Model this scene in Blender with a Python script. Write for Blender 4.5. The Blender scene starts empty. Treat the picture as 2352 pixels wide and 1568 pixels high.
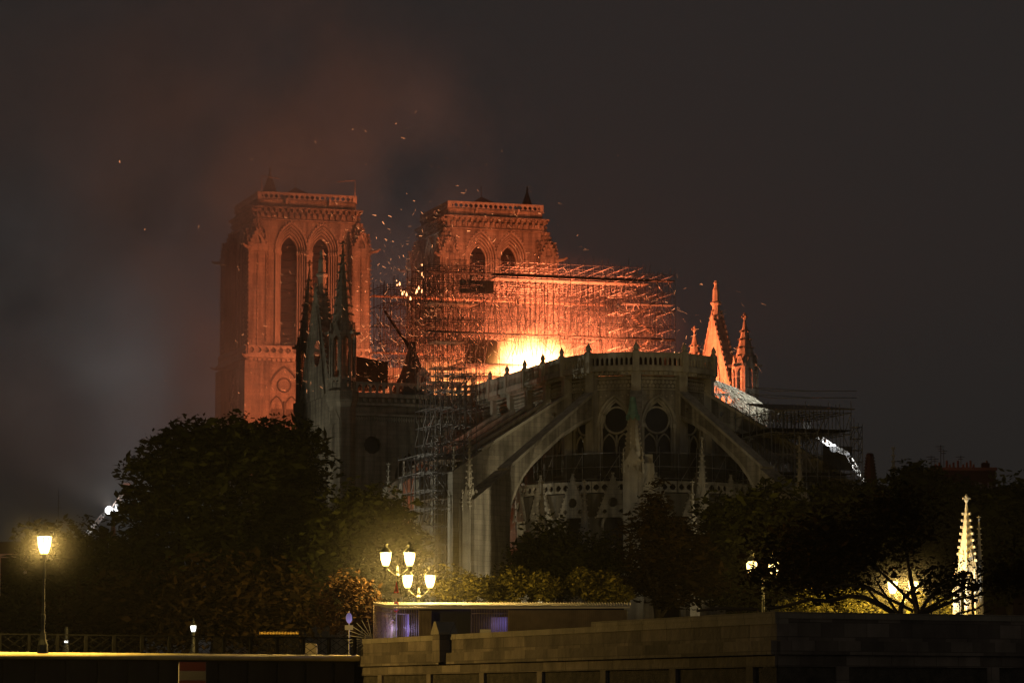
import bpy, bmesh, math, random
import numpy as np
from mathutils import Vector, Matrix
from mathutils.geometry import tessellate_polygon
R = math.radians
C = bpy.context.scene.collection
SC = bpy.context.scene
rnd = random.Random(7)
nrg = np.random.default_rng(7)

# ------------------------------------------------------------------ camera
EYE = 5.0            # eye height above the river
GZ = 8.0             # level of the island's ground
FPX, TILT = 7360.0, R(6.39)
cam = bpy.data.cameras.new('camera'); camo = bpy.data.objects.new('camera', cam); C.objects.link(camo)
cam.sensor_width = 36.0; cam.lens = 36.0 * FPX / 2352.0
cam.clip_start = 1.0; cam.clip_end = 6000.0
camo.location = (0, 0, EYE); camo.rotation_euler = (R(90) + TILT, 0, 0)
SC.camera = camo

# ------------------------------------------------------------------ sky, moonlight, exposure
SKY_STRENGTH = 0.05
SUN_ELEV, SUN_ROT = R(14), R(172)
SUN_STRENGTH = 0.012
w = bpy.data.worlds.new("World"); SC.world = w; w.use_nodes = True
nt = w.node_tree; nt.nodes.clear()
sky = nt.nodes.new('ShaderNodeTexSky'); sky.sky_type = 'NISHITA'; sky.sun_disc = False
sky.sun_elevation = SUN_ELEV; sky.sun_rotation = SUN_ROT; sky.dust_density = 6.0
hsv = nt.nodes.new('ShaderNodeHueSaturation'); hsv.inputs['Saturation'].default_value = 0.12
tint = nt.nodes.new('ShaderNodeMixRGB'); tint.blend_type = 'MULTIPLY'; tint.inputs[0].default_value = 1
tint.inputs[2].default_value = (0.05, 0.044, 0.042, 1)
bg = nt.nodes.new('ShaderNodeBackground'); bg.inputs[1].default_value = SKY_STRENGTH
wo = nt.nodes.new('ShaderNodeOutputWorld')
nt.links.new(sky.outputs[0], hsv.inputs['Color']); nt.links.new(hsv.outputs[0], tint.inputs[1])
pol = nt.nodes.new('ShaderNodeMixRGB'); pol.blend_type = 'ADD'; pol.inputs[0].default_value = 1; pol.inputs[2].default_value = (.236, .222, .217, 1)   # light pollution under low cloud
nt.links.new(tint.outputs[0], pol.inputs[1]); nt.links.new(pol.outputs[0], bg.inputs[0]); nt.links.new(bg.outputs[0], wo.inputs[0])
sl = bpy.data.lights.new('city_glow', 'SUN'); sl.energy = SUN_STRENGTH; sl.angle = R(14); sl.color = (1, .82, .5)
so = bpy.data.objects.new('city_glow', sl); C.objects.link(so)
so.rotation_euler = (R(90) - SUN_ELEV, 0, R(8)); so.location = (0, -50, 200)
SC.view_settings.view_transform = 'Standard'; SC.view_settings.look = 'None'
SC.view_settings.exposure = 0; SC.view_settings.gamma = 1; SC.view_settings.use_curve_mapping = False
cy = SC.cycles
cy.max_bounces = 4; cy.diffuse_bounces = 2; cy.glossy_bounces = 2; cy.transmission_bounces = 2
cy.transparent_max_bounces = 12; cy.volume_bounces = 0; cy.volume_max_steps = 96
cy.sample_clamp_indirect = 2.0; cy.caustics_reflective = False; cy.caustics_refractive = False
cy.use_denoising = True
try: cy.use_light_tree = True
except Exception: pass

def at(px, py, Y):
    """point of the world seen at a measured place of the survey picture, Y metres away"""
    c, s = math.cos(TILT), math.sin(TILT)
    xc, yc = (px - 1176) / FPX, (784 - py) / FPX
    k = Y / (c - yc * s)
    return Vector((xc * k, Y, EYE + (s + yc * c) * k))

# ------------------------------------------------------------------ mesh helpers
class MB:
    def __init__(s): s.v = []; s.f = []
    def add(s, vs, fs):
        o = len(s.v); s.v.extend([tuple(p) for p in vs]); s.f.extend([tuple(i + o for i in f) for f in fs]); return s
    def box(s, c, d, X=None, Y=None, Z=None):
        c = Vector(c); X = Vector(X or (1, 0, 0)); Z = Vector(Z or (0, 0, 1)); Y = Vector(Y) if Y else Z.cross(X)
        vs = [c + X * (d[0] / 2 * a) + Y * (d[1] / 2 * b) + Z * (d[2] / 2 * e) for e in (-1, 1) for a, b in ((-1, -1), (1, -1), (1, 1), (-1, 1))]
        return s.add(vs, [(0, 3, 2, 1), (4, 5, 6, 7), (0, 1, 5, 4), (1, 2, 6, 5), (2, 3, 7, 6), (3, 0, 4, 7)])
    def bx(s, x0, x1, y0, y1, z0, z1):
        return s.box(((x0 + x1) / 2, (y0 + y1) / 2, (z0 + z1) / 2), (x1 - x0, y1 - y0, z1 - z0))
    def panel(s, o, X, N, outer, holes, t, Z=(0, 0, 1)):
        o = Vector(o); X = Vector(X); N = Vector(N); Z = Vector(Z)
        loops = [list(outer)] + [list(h) for h in holes]
        flat = [p for l in loops for p in l]; n = len(flat)
        tris = tessellate_polygon([[Vector((p[0], p[1], 0)) for p in l] for l in loops])
        fr = [o + X * p[0] + Z * p[1] for p in flat]; bk = [q - N * t for q in fr]
        fs = [tuple(k) for k in tris] + [tuple(i + n for i in reversed(k)) for k in tris]
        i0 = 0
        for l in loops:
            m = len(l)
            fs += [(i0 + i, i0 + (i + 1) % m, i0 + (i + 1) % m + n, i0 + i + n) for i in range(m)]
            i0 += m
        return s.add(fr + bk, fs)
    def poly(s, pts, N, t):
        """extruded planar polygon of 3-D points"""
        N = Vector(N); fr = [Vector(p) for p in pts]; n = len(fr)
        tris = tessellate_polygon([fr])
        bk = [p - N * t for p in fr]
        return s.add(fr + bk, [tuple(k) for k in tris] + [tuple(i + n for i in reversed(k)) for k in tris] +
                     [(i, (i + 1) % n, (i + 1) % n + n, i + n) for i in range(n)])
    def tube(s, pts, r, n=5):
        pts = [Vector(p) for p in pts]; rs = r if isinstance(r, (list, tuple)) else [r] * len(pts)
        rings = []
        for i, p in enumerate(pts):
            d = (pts[min(i + 1, len(pts) - 1)] - pts[max(i - 1, 0)]).normalized()
            a = d.cross(Vector((0.13, 0.31, 0.94)) if abs(d.z) < .9 else Vector((1, .1, 0))).normalized(); b = d.cross(a)
            rings.append([p + (a * math.cos(2 * math.pi * k / n) + b * math.sin(2 * math.pi * k / n)) * rs[i] for k in range(n)])
        vs = [q for g in rings for q in g]; fs = []
        for i in range(len(pts) - 1):
            for k in range(n):
                k2 = (k + 1) % n; fs.append((i * n + k, i * n + k2, (i + 1) * n + k2, (i + 1) * n + k))
        fs.append(tuple(reversed(range(n)))); fs.append(tuple(range((len(pts) - 1) * n, len(pts) * n)))
        return s.add(vs, fs)
    def lathe(s, c, prof, n=12, rot=0.0):
        c = Vector(c); vs = []; fs = []
        for r, z in prof:
            for k in range(n):
                a = rot + 2 * math.pi * k / n; vs.append(c + Vector((r * math.cos(a), r * math.sin(a), z)))
        for i in range(len(prof) - 1):
            for k in range(n):
                k2 = (k + 1) % n; fs.append((i * n + k, i * n + k2, (i + 1) * n + k2, (i + 1) * n + k))
        fs.append(tuple(reversed(range(n)))); fs.append(tuple(range((len(prof) - 1) * n, len(prof) * n)))
        return s.add(vs, fs)
    def build(s, name, mat, parent=None, smooth=False, loc=None, rotz=None):
        me = bpy.data.meshes.new(name); me.from_pydata(s.v, [], s.f); me.update()
        if mat: me.materials.append(mat)
        if smooth:
            for p in me.polygons: p.use_smooth = True
        o = bpy.data.objects.new(name, me); C.objects.link(o)
        if parent: o.parent = parent
        if loc is not None: o.location = loc
        if rotz is not None: o.rotation_euler = (0, 0, rotz)
        return o

def segs_mesh(name, P, Q, r, mat, parent=None):
    """many straight square bars as one mesh"""
    P = np.asarray(P, float); Q = np.asarray(Q, float); n = len(P)
    d = Q - P; d /= np.maximum(np.linalg.norm(d, axis=1, keepdims=True), 1e-6)
    ref = np.where(np.abs(d[:, 2:3]) < .9, np.array([[0, 0, 1.]]), np.array([[1., 0, 0]]))
    a = np.cross(d, ref); a /= np.linalg.norm(a, axis=1, keepdims=True); b = np.cross(d, a)
    rr = np.asarray(r, float).reshape(-1, 1) if np.ndim(r) else r
    co = np.stack([P + a * rr, P + b * rr, P - a * rr, P - b * rr, Q + a * rr, Q + b * rr, Q - a * rr, Q - b * rr], 1).reshape(-1, 3)
    q = np.array([[0, 1, 5, 4], [1, 2, 6, 5], [2, 3, 7, 6], [3, 0, 4, 7], [3, 2, 1, 0], [4, 5, 6, 7]])
    fs = (q[None] + (np.arange(n) * 8)[:, None, None]).reshape(-1, 4)
    return quads_mesh(name, co, fs, mat, parent)

def quads_mesh(name, co, fs, mat, parent=None):
    me = bpy.data.meshes.new(name); nv = len(co); nf = len(fs)
    me.vertices.add(nv); me.vertices.foreach_set('co', np.asarray(co, np.float32).ravel())
    me.loops.add(nf * 4); me.loops.foreach_set('vertex_index', np.asarray(fs, np.int32).ravel())
    me.polygons.add(nf); me.polygons.foreach_set('loop_start', np.arange(0, nf * 4, 4, dtype=np.int32))
    me.update(calc_edges=True); me.validate()
    me.materials.append(mat)
    o = bpy.data.objects.new(name, me); C.objects.link(o)
    if parent: o.parent = parent
    return o

def thing(name, label, cat, loc=(0, 0, 0), rotz=0, group=None):
    o = bpy.data.objects.new(name, None); C.objects.link(o); o.empty_display_size = .5
    o.location = loc; o.rotation_euler = (0, 0, rotz); o['label'] = label; o['category'] = cat
    if group: o['group'] = group
    return o
def tag(o, label=None, cat=None, group=None, kind=None):
    if label: o['label'] = label
    if cat: o['category'] = cat
    if group: o['group'] = group
    if kind: o['kind'] = kind
    return o
def dup(root, loc, rotz, label=None, group=None):
    r = root.copy(); C.objects.link(r); r.location = loc; r.rotation_euler = (0, 0, rotz)
    if label: r['label'] = label
    if group: r['group'] = group
    def kids(a, b):
        for ch in list(a.children):
            c = ch.copy(); C.objects.link(c); c.parent = b; kids(ch, c)
    kids(root, r)
    return r
def point(parent, loc, power, col, rad=.2, spot=None):
    l = bpy.data.lights.new('lamp_light', 'SPOT' if spot else 'POINT'); l.energy = power; l.color = col; l.shadow_soft_size = rad
    o = bpy.data.objects.new('lamp_light', l); C.objects.link(o); o.location = loc
    if parent: o.parent = parent
    if spot:
        d, ang, bl = spot; l.spot_size = R(ang); l.spot_blend = bl
        o.rotation_euler = Vector(d).to_track_quat('-Z', 'Y').to_euler()
    return o

# ------------------------------------------------------------------ materials
def mat(name, col, rough=.8, metal=0.0, var=0.0, scale=1.0, col2=None, bump=0.0, spec=.5, emit=None, estr=0, blocks=None, leaf=False, streak=0.0):
    m = bpy.data.materials.new(name); m.use_nodes = True; n = m.node_tree; b = n.nodes['Principled BSDF']
    L = n.links.new
    b.inputs['Roughness'].default_value = rough; b.inputs['Metallic'].default_value = metal
    b.inputs['Base Color'].default_value = (*col, 1)
    if emit:
        b.inputs['Emission Color'].default_value = (*emit, 1); b.inputs['Emission Strength'].default_value = estr
    b.inputs['Specular IOR Level'].default_value = spec
    if leaf:
        b.inputs['Specular IOR Level'].default_value = 0
        g = n.nodes.new('ShaderNodeNewGeometry'); r = n.nodes.new('ShaderNodeValToRGB')
        r.color_ramp.elements[0].color = (*col, 1); r.color_ramp.elements[1].color = (*(col2 or [c * 1.8 for c in col]), 1)
        L(g.outputs['Random Per Island'], r.inputs[0]); L(r.outputs[0], b.inputs['Base Color'])
        return m
    if var or blocks:
        tc = n.nodes.new('ShaderNodeTexCoord'); no = n.nodes.new('ShaderNodeTexNoise'); no.inputs['Scale'].default_value = scale
        no.inputs['Detail'].default_value = 6
        L(tc.outputs['Object'], no.inputs['Vector'])
        mx = n.nodes.new('ShaderNodeMixRGB')
        c2 = col2 or [c * (1 - var) for c in col]
        mx.inputs[1].default_value = (*col, 1); mx.inputs[2].default_value = (*c2, 1)
        rp = n.nodes.new('ShaderNodeValToRGB'); rp.color_ramp.elements[0].position = .35; rp.color_ramp.elements[1].position = .68
        L(no.outputs[0], rp.inputs[0]); L(rp.outputs[0], mx.inputs[0]); out = mx.outputs[0]
        if streak:
            mp = n.nodes.new('ShaderNodeMapping'); mp.inputs['Scale'].default_value = (1.6, 1.6, .12)
            L(tc.outputs['Object'], mp.inputs[0]); n2 = n.nodes.new('ShaderNodeTexNoise'); n2.inputs['Scale'].default_value = 1.0; n2.inputs['Detail'].default_value = 4
            L(mp.outputs[0], n2.inputs['Vector']); r2 = n.nodes.new('ShaderNodeValToRGB')
            r2.color_ramp.elements[0].position = .42; r2.color_ramp.elements[1].position = .7
            k = 1 - streak; r2.color_ramp.elements[0].color = (1, 1, 1, 1); r2.color_ramp.elements[1].color = (k, k, k, 1)
            L(n2.outputs[0], r2.inputs[0]); m2 = n.nodes.new('ShaderNodeMixRGB'); m2.blend_type = 'MULTIPLY'; m2.inputs[0].default_value = 1
            L(out, m2.inputs[1]); L(r2.outputs[0], m2.inputs[2]); out = m2.outputs[0]
        if blocks:
            bw, bh, dark, tone = blocks
            sp = n.nodes.new('ShaderNodeSeparateXYZ'); L(tc.outputs['Object'], sp.inputs[0])
            ad = n.nodes.new('ShaderNodeMath'); ad.operation = 'ADD'; L(sp.outputs[0], ad.inputs[0]); L(sp.outputs[1], ad.inputs[1])
            cb = n.nodes.new('ShaderNodeCombineXYZ'); L(ad.outputs[0], cb.inputs[0]); L(sp.outputs[2], cb.inputs[1])
            br = n.nodes.new('ShaderNodeTexBrick'); L(cb.outputs[0], br.inputs['Vector'])
            br.inputs['Scale'].default_value = 1; br.inputs['Brick Width'].default_value = bw; br.inputs['Row Height'].default_value = bh
            br.inputs['Mortar Size'].default_value = .025; br.inputs['Mortar Smooth'].default_value = .3
            br.inputs['Color1'].default_value = (1, 1, 1, 1); br.inputs['Color2'].default_value = (tone, tone, tone, 1); br.inputs['Mortar'].default_value = (dark, dark, dark, 1)
            m3 = n.nodes.new('ShaderNodeMixRGB'); m3.blend_type = 'MULTIPLY'; m3.inputs[0].default_value = 1
            L(out, m3.inputs[1]); L(br.outputs[0], m3.inputs[2]); out = m3.outputs[0]
        L(out, b.inputs['Base Color'])
        if bump:
            bp = n.nodes.new('ShaderNodeBump'); bp.inputs['Strength'].default_value = bump; bp.inputs['Distance'].default_value = .15
            n4 = n.nodes.new('ShaderNodeTexNoise'); n4.inputs['Scale'].default_value = scale * 6; n4.inputs['Detail'].default_value = 5
            L(tc.outputs['Object'], n4.inputs['Vector']); L(n4.outputs[0], bp.inputs['Height']); L(bp.outputs[0], b.inputs['Normal'])
    return m
def glow(name, col, s):
    m = bpy.data.materials.new(name); m.use_nodes = True; n = m.node_tree; n.nodes.clear()
    e = n.nodes.new('ShaderNodeEmission'); e.inputs[0].default_value = (*col, 1); e.inputs[1].default_value = s
    o = n.nodes.new('ShaderNodeOutputMaterial'); n.links.new(e.outputs[0], o.inputs[0]); return m
def lampglass(name, col, s, k=.55):
    m = glow(name, col, s); n = m.node_tree; e = [q for q in n.nodes if q.type == 'EMISSION'][0]; o = [q for q in n.nodes if q.type == 'OUTPUT_MATERIAL'][0]
    t = n.nodes.new('ShaderNodeBsdfTransparent'); x = n.nodes.new('ShaderNodeMixShader'); x.inputs[0].default_value = 1 - k
    n.links.new(t.outputs[0], x.inputs[1]); n.links.new(e.outputs[0], x.inputs[2]); n.links.new(x.outputs[0], o.inputs[0]); return m
def net_mat(name, col, alpha):
    m = bpy.data.materials.new(name); m.use_nodes = True; n = m.node_tree; n.nodes.clear()
    d = n.nodes.new('ShaderNodeBsdfDiffuse'); d.inputs[0].default_value = (*col, 1); t = n.nodes.new('ShaderNodeBsdfTransparent')
    x = n.nodes.new('ShaderNodeMixShader'); x.inputs[0].default_value = alpha; o = n.nodes.new('ShaderNodeOutputMaterial')
    n.links.new(t.outputs[0], x.inputs[1]); n.links.new(d.outputs[0], x.inputs[2]); n.links.new(x.outputs[0], o.inputs[0]); return m

STONE = mat('weathered limestone', (.38, .345, .27), .9, var=.45, scale=.3, bump=.6, blocks=(1.3, .5, .6, .78), streak=.6)
STONE2 = mat('pale carved limestone', (.44, .41, .33), .9, var=.3, scale=.8, bump=.3, streak=.35)
STONED = mat('sooty and shaded limestone', (.12, .105, .08), .9, var=.4, scale=.5, bump=.4, streak=.5)
WHITE = mat('clean white stone', (.6, .57, .5), .85, var=.2, scale=1.5, bump=.3)
LEAD = mat('dark lead roofing', (.06, .06, .065), .6, var=.4, scale=.6)
CHAR = mat('charred oak', (.012, .01, .009), .95, var=.4, scale=2)
GLASS = mat('dark leaded glass', (.012, .012, .014), .35, var=.3, scale=3)
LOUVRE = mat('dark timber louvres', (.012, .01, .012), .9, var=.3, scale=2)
COPPER = mat('verdigris copper', (.16, .32, .27), .7, var=.4, scale=2.5)
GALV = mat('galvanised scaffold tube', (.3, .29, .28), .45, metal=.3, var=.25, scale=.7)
TUBE_DARK = mat('silhouette dark tube', (.045, .04, .038), .7, var=.3, scale=.7)  # backlit darkness of tubes near the fire put into their colour
PLANK = mat('weathered scaffold plank', (.3, .22, .15), .85, var=.4, scale=1.2)
TARP = mat('dirty grey tarpaulin', (.16, .14, .12), .8, var=.4, scale=.5)
NET = net_mat('debris netting', (.03, .028, .025), .72)
IRON = mat('black painted iron', (.008, .008, .008), .95, var=.3, scale=4, spec=.05)
BRONZ = mat('dark green lamp iron', (.05, .055, .04), .5, var=.3, scale=5)
GILT = mat('gilded iron', (.6, .42, .12), .4, metal=.7)
LANTERN = lampglass('sodium lantern glass', (1, .72, .28), 5)
WLANT = lampglass('white lantern glass', (1, 1, .9), 4)
FLOODG = lampglass('floodlight lens', (.95, .97, 1), 5)
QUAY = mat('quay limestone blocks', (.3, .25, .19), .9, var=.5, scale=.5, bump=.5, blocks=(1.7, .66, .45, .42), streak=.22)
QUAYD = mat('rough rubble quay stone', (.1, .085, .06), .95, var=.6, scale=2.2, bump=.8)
QCAP = mat('pale coping stone', (.33, .29, .21), .9, var=.3, scale=1.0, bump=.3, blocks=(1.6, 3, .6, .8))
STEELD = mat('dark riveted bridge steel', (.035, .03, .025), .7, var=.4, scale=.7, streak=.4)
LEDGE = mat('bridge ledge with lamp yellow', (.85, .74, .34), .6, var=.25, scale=1.4)  # yellow of the lamplight put into the base colour
REDP = mat('red sign paint', (.05, .005, .005), .5, var=.2, scale=3)
WHTP = mat('white sign paint', (.08, .075, .07), .5, var=.2, scale=3)
REDSIGN = mat('red road sign enamel', (.6, .03, .04), .4)
BLUESIGN = mat('blue road sign enamel', (.05, .08, .4), .4)
SIGNBACK = mat('bare grey sign metal', (.5, .48, .42), .45, metal=.3)
KIOSK = mat('brown slatted cladding', (.2, .15, .085), .7, var=.4, scale=1.2)
KROOF = mat('ribbed zinc roof', (.42, .4, .36), .5, var=.25, scale=1)
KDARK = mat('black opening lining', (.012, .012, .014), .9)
BOARD = mat('cream notice board', (.5, .47, .36), .7, var=.15, scale=3)
LEAF_D = mat('dark chestnut leaves', (.012, .015, .006), .9, leaf=True, col2=(.032, .036, .013))
LEAF_B = mat('bronze conifer needles', (.010, .008, .004), .9, leaf=True, col2=(.024, .016, .007))
LEAF_L = mat('young green leaves', (.02, .021, .007), .8, leaf=True, col2=(.075, .065, .018))
LEAF_R = mat('copper shrub leaves', (.025, .016, .009), .8, leaf=True, col2=(.075, .045, .022))
HEDGE = mat('yellow green hedge leaves', (.1, .1, .025), .7, leaf=True, col2=(.2, .18, .05))
BARK = mat('dark bark', (.04, .032, .024), .95, var=.4, scale=3)
DIRT = mat('park gravel soil', (.12, .1, .07), .95, var=.4, scale=.3)
GRASS = mat('dark lawn', (.03, .045, .015), .95, var=.5, scale=.8)
WATER = mat('dark river water', (.01, .012, .012), .12, var=.2, scale=.2)
RENDER_W = mat('old brown facade render', (.009, .008, .008), .9, var=.3, scale=.3, streak=.3, spec=0)
ZINC = mat('zinc roofing', (.03, .03, .034), .8, var=.2, scale=.5, spec=0)
TERRA = mat('terracotta chimney pots', (.03, .02, .015), .9, spec=0)
TRUCKW = mat('white painted boom steel', (.4, .4, .4), .4)
EMBER = glow('burning ember', (1, .36, .13), 3.2)
n = EMBER.node_tree; g = n.nodes.new('ShaderNodeNewGeometry'); pw = n.nodes.new('ShaderNodeMath'); pw.operation = 'POWER'; pw.inputs[1].default_value = 2
mu = n.nodes.new('ShaderNodeMath'); mu.operation = 'MULTIPLY_ADD'; mu.inputs[1].default_value = 8; mu.inputs[2].default_value = .4
n.links.new(g.outputs['Random Per Island'], pw.inputs[0]); n.links.new(pw.outputs[0], mu.inputs[0]); n.links.new(mu.outputs[0], [q for q in n.nodes if q.type == 'EMISSION'][0].inputs[1])
FLAMEM = glow('open flame', (1, .42, .16), 5)
FLAMEW = glow('white hot flame', (1, .8, .5), 18)

# ------------------------------------------------------------------ shapes shared by gothic parts
def arch(cx, base, wd, spring, n=7, k=1.0, hgt=None):
    Rr = wd * k; h = math.sqrt(max(Rr * Rr - (Rr - wd / 2) ** 2, .01)); pts = [(cx - wd / 2, base)]
    s = 1.0 if hgt is None else hgt / h
    a1 = math.acos((Rr - wd / 2) / Rr)
    for i in range(n + 1):
        a = a1 * i / n; pts.append((cx - wd / 2 + Rr - Rr * math.cos(a), spring + Rr * math.sin(a) * s))
    for i in range(n - 1, -1, -1):
        a = a1 * i / n; pts.append((cx + wd / 2 - Rr + Rr * math.cos(a), spring + Rr * math.sin(a) * s))
    pts.append((cx + wd / 2, base)); return pts
def archline(cx, wd, spring, **k): return arch(cx, spring, wd, spring, **k)[1:-1]
def circ(cx, cz, r, n=16): return [(cx + r * math.cos(2 * math.pi * i / n), cz + r * math.sin(2 * math.pi * i / n)) for i in range(n)]
def quatre(cx, cz, r):
    o = []
    for q in range(4):
        a0 = q * math.pi / 2
        for d in (-.62, 0, .62):
            rr = r * (1.0 if d == 0 else .86); o.append((cx + rr * math.cos(a0 + d), cz + rr * math.sin(a0 + d)))
    return o
def ribs(mb, o, X, N, pts, r, closed=False, d=0.0):
    o = Vector(o); X = Vector(X); N = Vector(N)
    p = [o + X * a + Vector((0, 0, 1)) * b + N * d for a, b in pts]
    if closed: p = p + [p[0]]
    mb.tube(p, r, 5)
def crocket_line(mb, p0, p1, step, s, out):
    p0 = Vector(p0); p1 = Vector(p1); out = Vector(out); L = (p1 - p0).length; n = max(1, int(L / step)); d = (p1 - p0).normalized()
    for i in range(n + 1):
        p = p0 + (p1 - p0) * (i / n)
        mb.box(p + out * s * .6, (s * .7, s * .7, s * 1.0), X=out, Z=(d.x, d.y, d.z) if abs(d.dot(out)) < .1 else (0, 0, 1))
def spire(mb, c, r, h, n=8, rot=.39, step=.9, cs=.2, fin=True, tip=.05):
    c = Vector(c); mb.lathe(c, [(r, 0), (r * .5, h * .5), (tip, h)], n, rot)
    k = int(h / step)
    for j in range(n):
        a = rot + 2 * math.pi * j / n; d = Vector((math.cos(a), math.sin(a), 0))
        for i in range(1, k):
            t = i * step / h; rr = r + (tip - r) * t
            mb.box(c + d * (rr + cs * .35) + Vector((0, 0, t * h)), (cs, cs * .6, cs * .8), X=d)
    if fin:
        mb.lathe(c + Vector((0, 0, h * .97)), [(cs * .4, 0), (cs * .9, cs), (cs * .35, cs * 1.6), (cs * .8, cs * 2.4), (.02, cs * 3.4)], 6)
        mb.box(c + Vector((0, 0, h + cs * .9)), (cs * 3, cs * .7, cs * .6)); mb.box(c + Vector((0, 0, h + cs * .9)), (cs * .7, cs * 3, cs * .6))
def balustrade(mb, p0, p1, z0, z1, t=.22, step=.75, kind='arch', N=None):
    p0 = Vector((p0[0], p0[1], 0)); p1 = Vector((p1[0], p1[1], 0)); X = (p1 - p0); L = X.length; X.normalize()
    N = Vector(N) if N else Vector((X.y, -X.x, 0)); H = z1 - z0; holes = []
    n = max(1, int(round(L / step))); s = L / n
    for i in range(n):
        c = (i + .5) * s
        if kind == 'arch': holes.append(arch(c, z0 + .08 * H, s * .62, z0 + .5 * H, 3))
        else: holes.append(quatre(c, z0 + .52 * H, min(s, H) * .4))
    mb.panel(p0 + N * t * .5, X, N, [(0, z0), (L, z0), (L, z1), (0, z1)], holes, t)
    mb.box((p0 + p1) / 2 + Vector((0, 0, z1 + .05)), (L, t + .16, .12), X=X)

# ================================================================== SETTING
def plain(name, x0, x1, y0, y1, z, m, kind='structure'):
    b = MB().add([(x0, y0, z), (x1, y0, z), (x1, y1, z), (x0, y1, z)], [(0, 1, 2, 3)]); return tag(b.build(name, m), kind=kind)
plain('river', -3000, 3000, -600, 4000, 0.0, WATER)

QA = Vector((-9.3, 200.)); QB = Vector((12.1, 147.)); QC = Vector((60., 172.)); QD = Vector((160, 330))
isl = [QA, QB, QC, QD, Vector((200, 900)), Vector((-220, 900)), Vector((-120, 420)), Vector((-52, 262))]
g = MB(); v = [(p.x, p.y, GZ - .25) for p in isl]
g.add(v, [tuple(range(len(v)))]); tag(g.build('ground', DIRT), kind='structure')
g = MB(); sub = [(-45, 268), (-6, 214), (13, 160), (52, 182), (80, 300), (-60, 320)]
g.add([(a, b, GZ - .246) for a, b in sub], [tuple(range(6))]); tag(g.build('lawn', GRASS), kind='structure')
# far banks beyond the island, up to the horizon
g = MB(); g.add([(-3000, 900.5, GZ - .4), (3000, 900.5, GZ - .4), (3000, 5000, GZ - .4), (-3000, 5000, GZ - .4)], [(0, 1, 2, 3)])
g.add([(-3000, 700, GZ - .4), (-260, 700, GZ - .4), (-260, 900.5, GZ - .4), (-3000, 900.5, GZ - .4)], [(0, 1, 2, 3)])
tag(g.build('terrain', DIRT), kind='structure')

# ------------------------------------------------------------------ quay wall
def wall_run(root, A, B, ztop, step_from=None):
    X = Vector((B.x - A.x, B.y - A.y, 0)); L = X.length; X.normalize(); N = Vector((X.y, -X.x, 0))
    if N.y > 0: N = -N
    o = Vector((A.x, A.y, 0))
    def slab(name, m, a0, a1, z0, z1, d0, d1, par):
        b = MB(); b.box(o + X * ((a0 + a1) / 2) + N * ((d0 + d1) / 2) + Vector((0, 0, (z0 + z1) / 2)), (a1 - a0, d1 - d0, z1 - z0), X=X); return b
    slab('parapet', QUAY, 0, L, EYE + 2.74, ztop - .3, -.55, 0, root).build('parapet', QUAY, root)
    slab('coping', QCAP, 0, L, ztop - .298, ztop, -.6, .06, root).build('coping', QCAP, root)
    if step_from is not None:
        slab('coping', QCAP, step_from, L, ztop + .004, ztop + .25, -.6, .08, root).build('raised_coping', QCAP, root)
    slab('cornice', QUAY, 0, L, EYE + 2.1, EYE + 2.738, -.8, .3, root).build('cornice', QUAY, root)
    slab('band', QUAY, 0, L, EYE + 1.55, EYE + 2.098, -.8, .1, root).build('panel_frame', QUAY, root)
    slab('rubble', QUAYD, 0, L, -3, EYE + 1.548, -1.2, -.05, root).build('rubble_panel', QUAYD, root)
    k = 0; s = 8.5
    while k * s + 3.5 < L:
        a = k * s + 3.5; b = slab('p', QUAY, a - .35, a + .35, EYE + .4, EYE + 1.548, -.6, .1, root)
        b2 = slab('p', QUAY, a - .6, a + .6, -3, EYE + .398, -.6, .14, root); b.add(b2.v, b2.f)
        b.build('pilaster', QUAY, root); k += 1
    return o, X, N, L
qw = thing('quay_wall', 'long stone quay wall with projecting cornice, running from the bridge end to the island tip', 'wall')
oq, XQ, NQ, LQ = wall_run(qw, QA, QB, EYE + 3.8, step_from=36.0)
qw2 = thing('quay_wall', 'unlit stone quay wall receding to the right beyond the corner of the island tip', 'wall')
wall_run(qw2, QB, QC, EYE + 4.05); wall_run(qw2, QC, QD, EYE + 4.05)
# pyramid capped stone post
pp = at(1026, 1480, 186); pp = oq + XQ * 14.7 + NQ * .15
post = thing('stone_post', 'stone post with a gabled cap rising from the quay wall before the pavilion', 'post', (pp.x, pp.y, EYE + 2.2))
b = MB(); b.bx(-.58, .58, -.5, .5, 0, 1.6); b.build('shaft', QUAY, post)
b = MB(); b.poly([(-.66, -.58, 1.604), (.66, -.58, 1.604), (.66, -.58, 1.72), (.12, -.58, 2.36), (-.12, -.58, 2.36), (-.66, -.58, 1.72)], (0, -1, 0), 1.16); b.build('cap', QCAP, post)
post.rotation_euler = (0, 0, math.atan2(XQ.y, XQ.x))

# ------------------------------------------------------------------ bridge on the left
BA = Vector((-60, 168.)); BB = Vector((-9.6, 199.6))
BX = Vector((BB.x - BA.x, BB.y - BA.y, 0)); BL = BX.length; BX.normalize(); BN = Vector((BX.y, -BX.x, 0))
if BN.y > 0: BN = -BN
bo = Vector((BA.x, BA.y, 0)); ZL = EYE + 2.62   # ledge height at the abutment; the deck rises slightly to the left
br = thing('bridge', 'dark steel bridge with a bright yellow ledge and crossed iron railing', 'bridge')
def along(a0, a1, z0, z1, d0, d1, m, name, par=br):
    b = MB(); b.box(bo + BX * ((a0 + a1) / 2) + BN * ((d0 + d1) / 2) + Vector((0, 0, (z0 + z1) / 2)), (a1 - a0, abs(d1 - d0), z1 - z0), X=BX); return b.build(name, m, par)
along(0, BL, ZL - .05, ZL + .1, -9, 0, DIRT, 'deck')
along(0, BL, -.2, ZL - .056, -.6, -.35, STEELD, 'girder')
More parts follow.
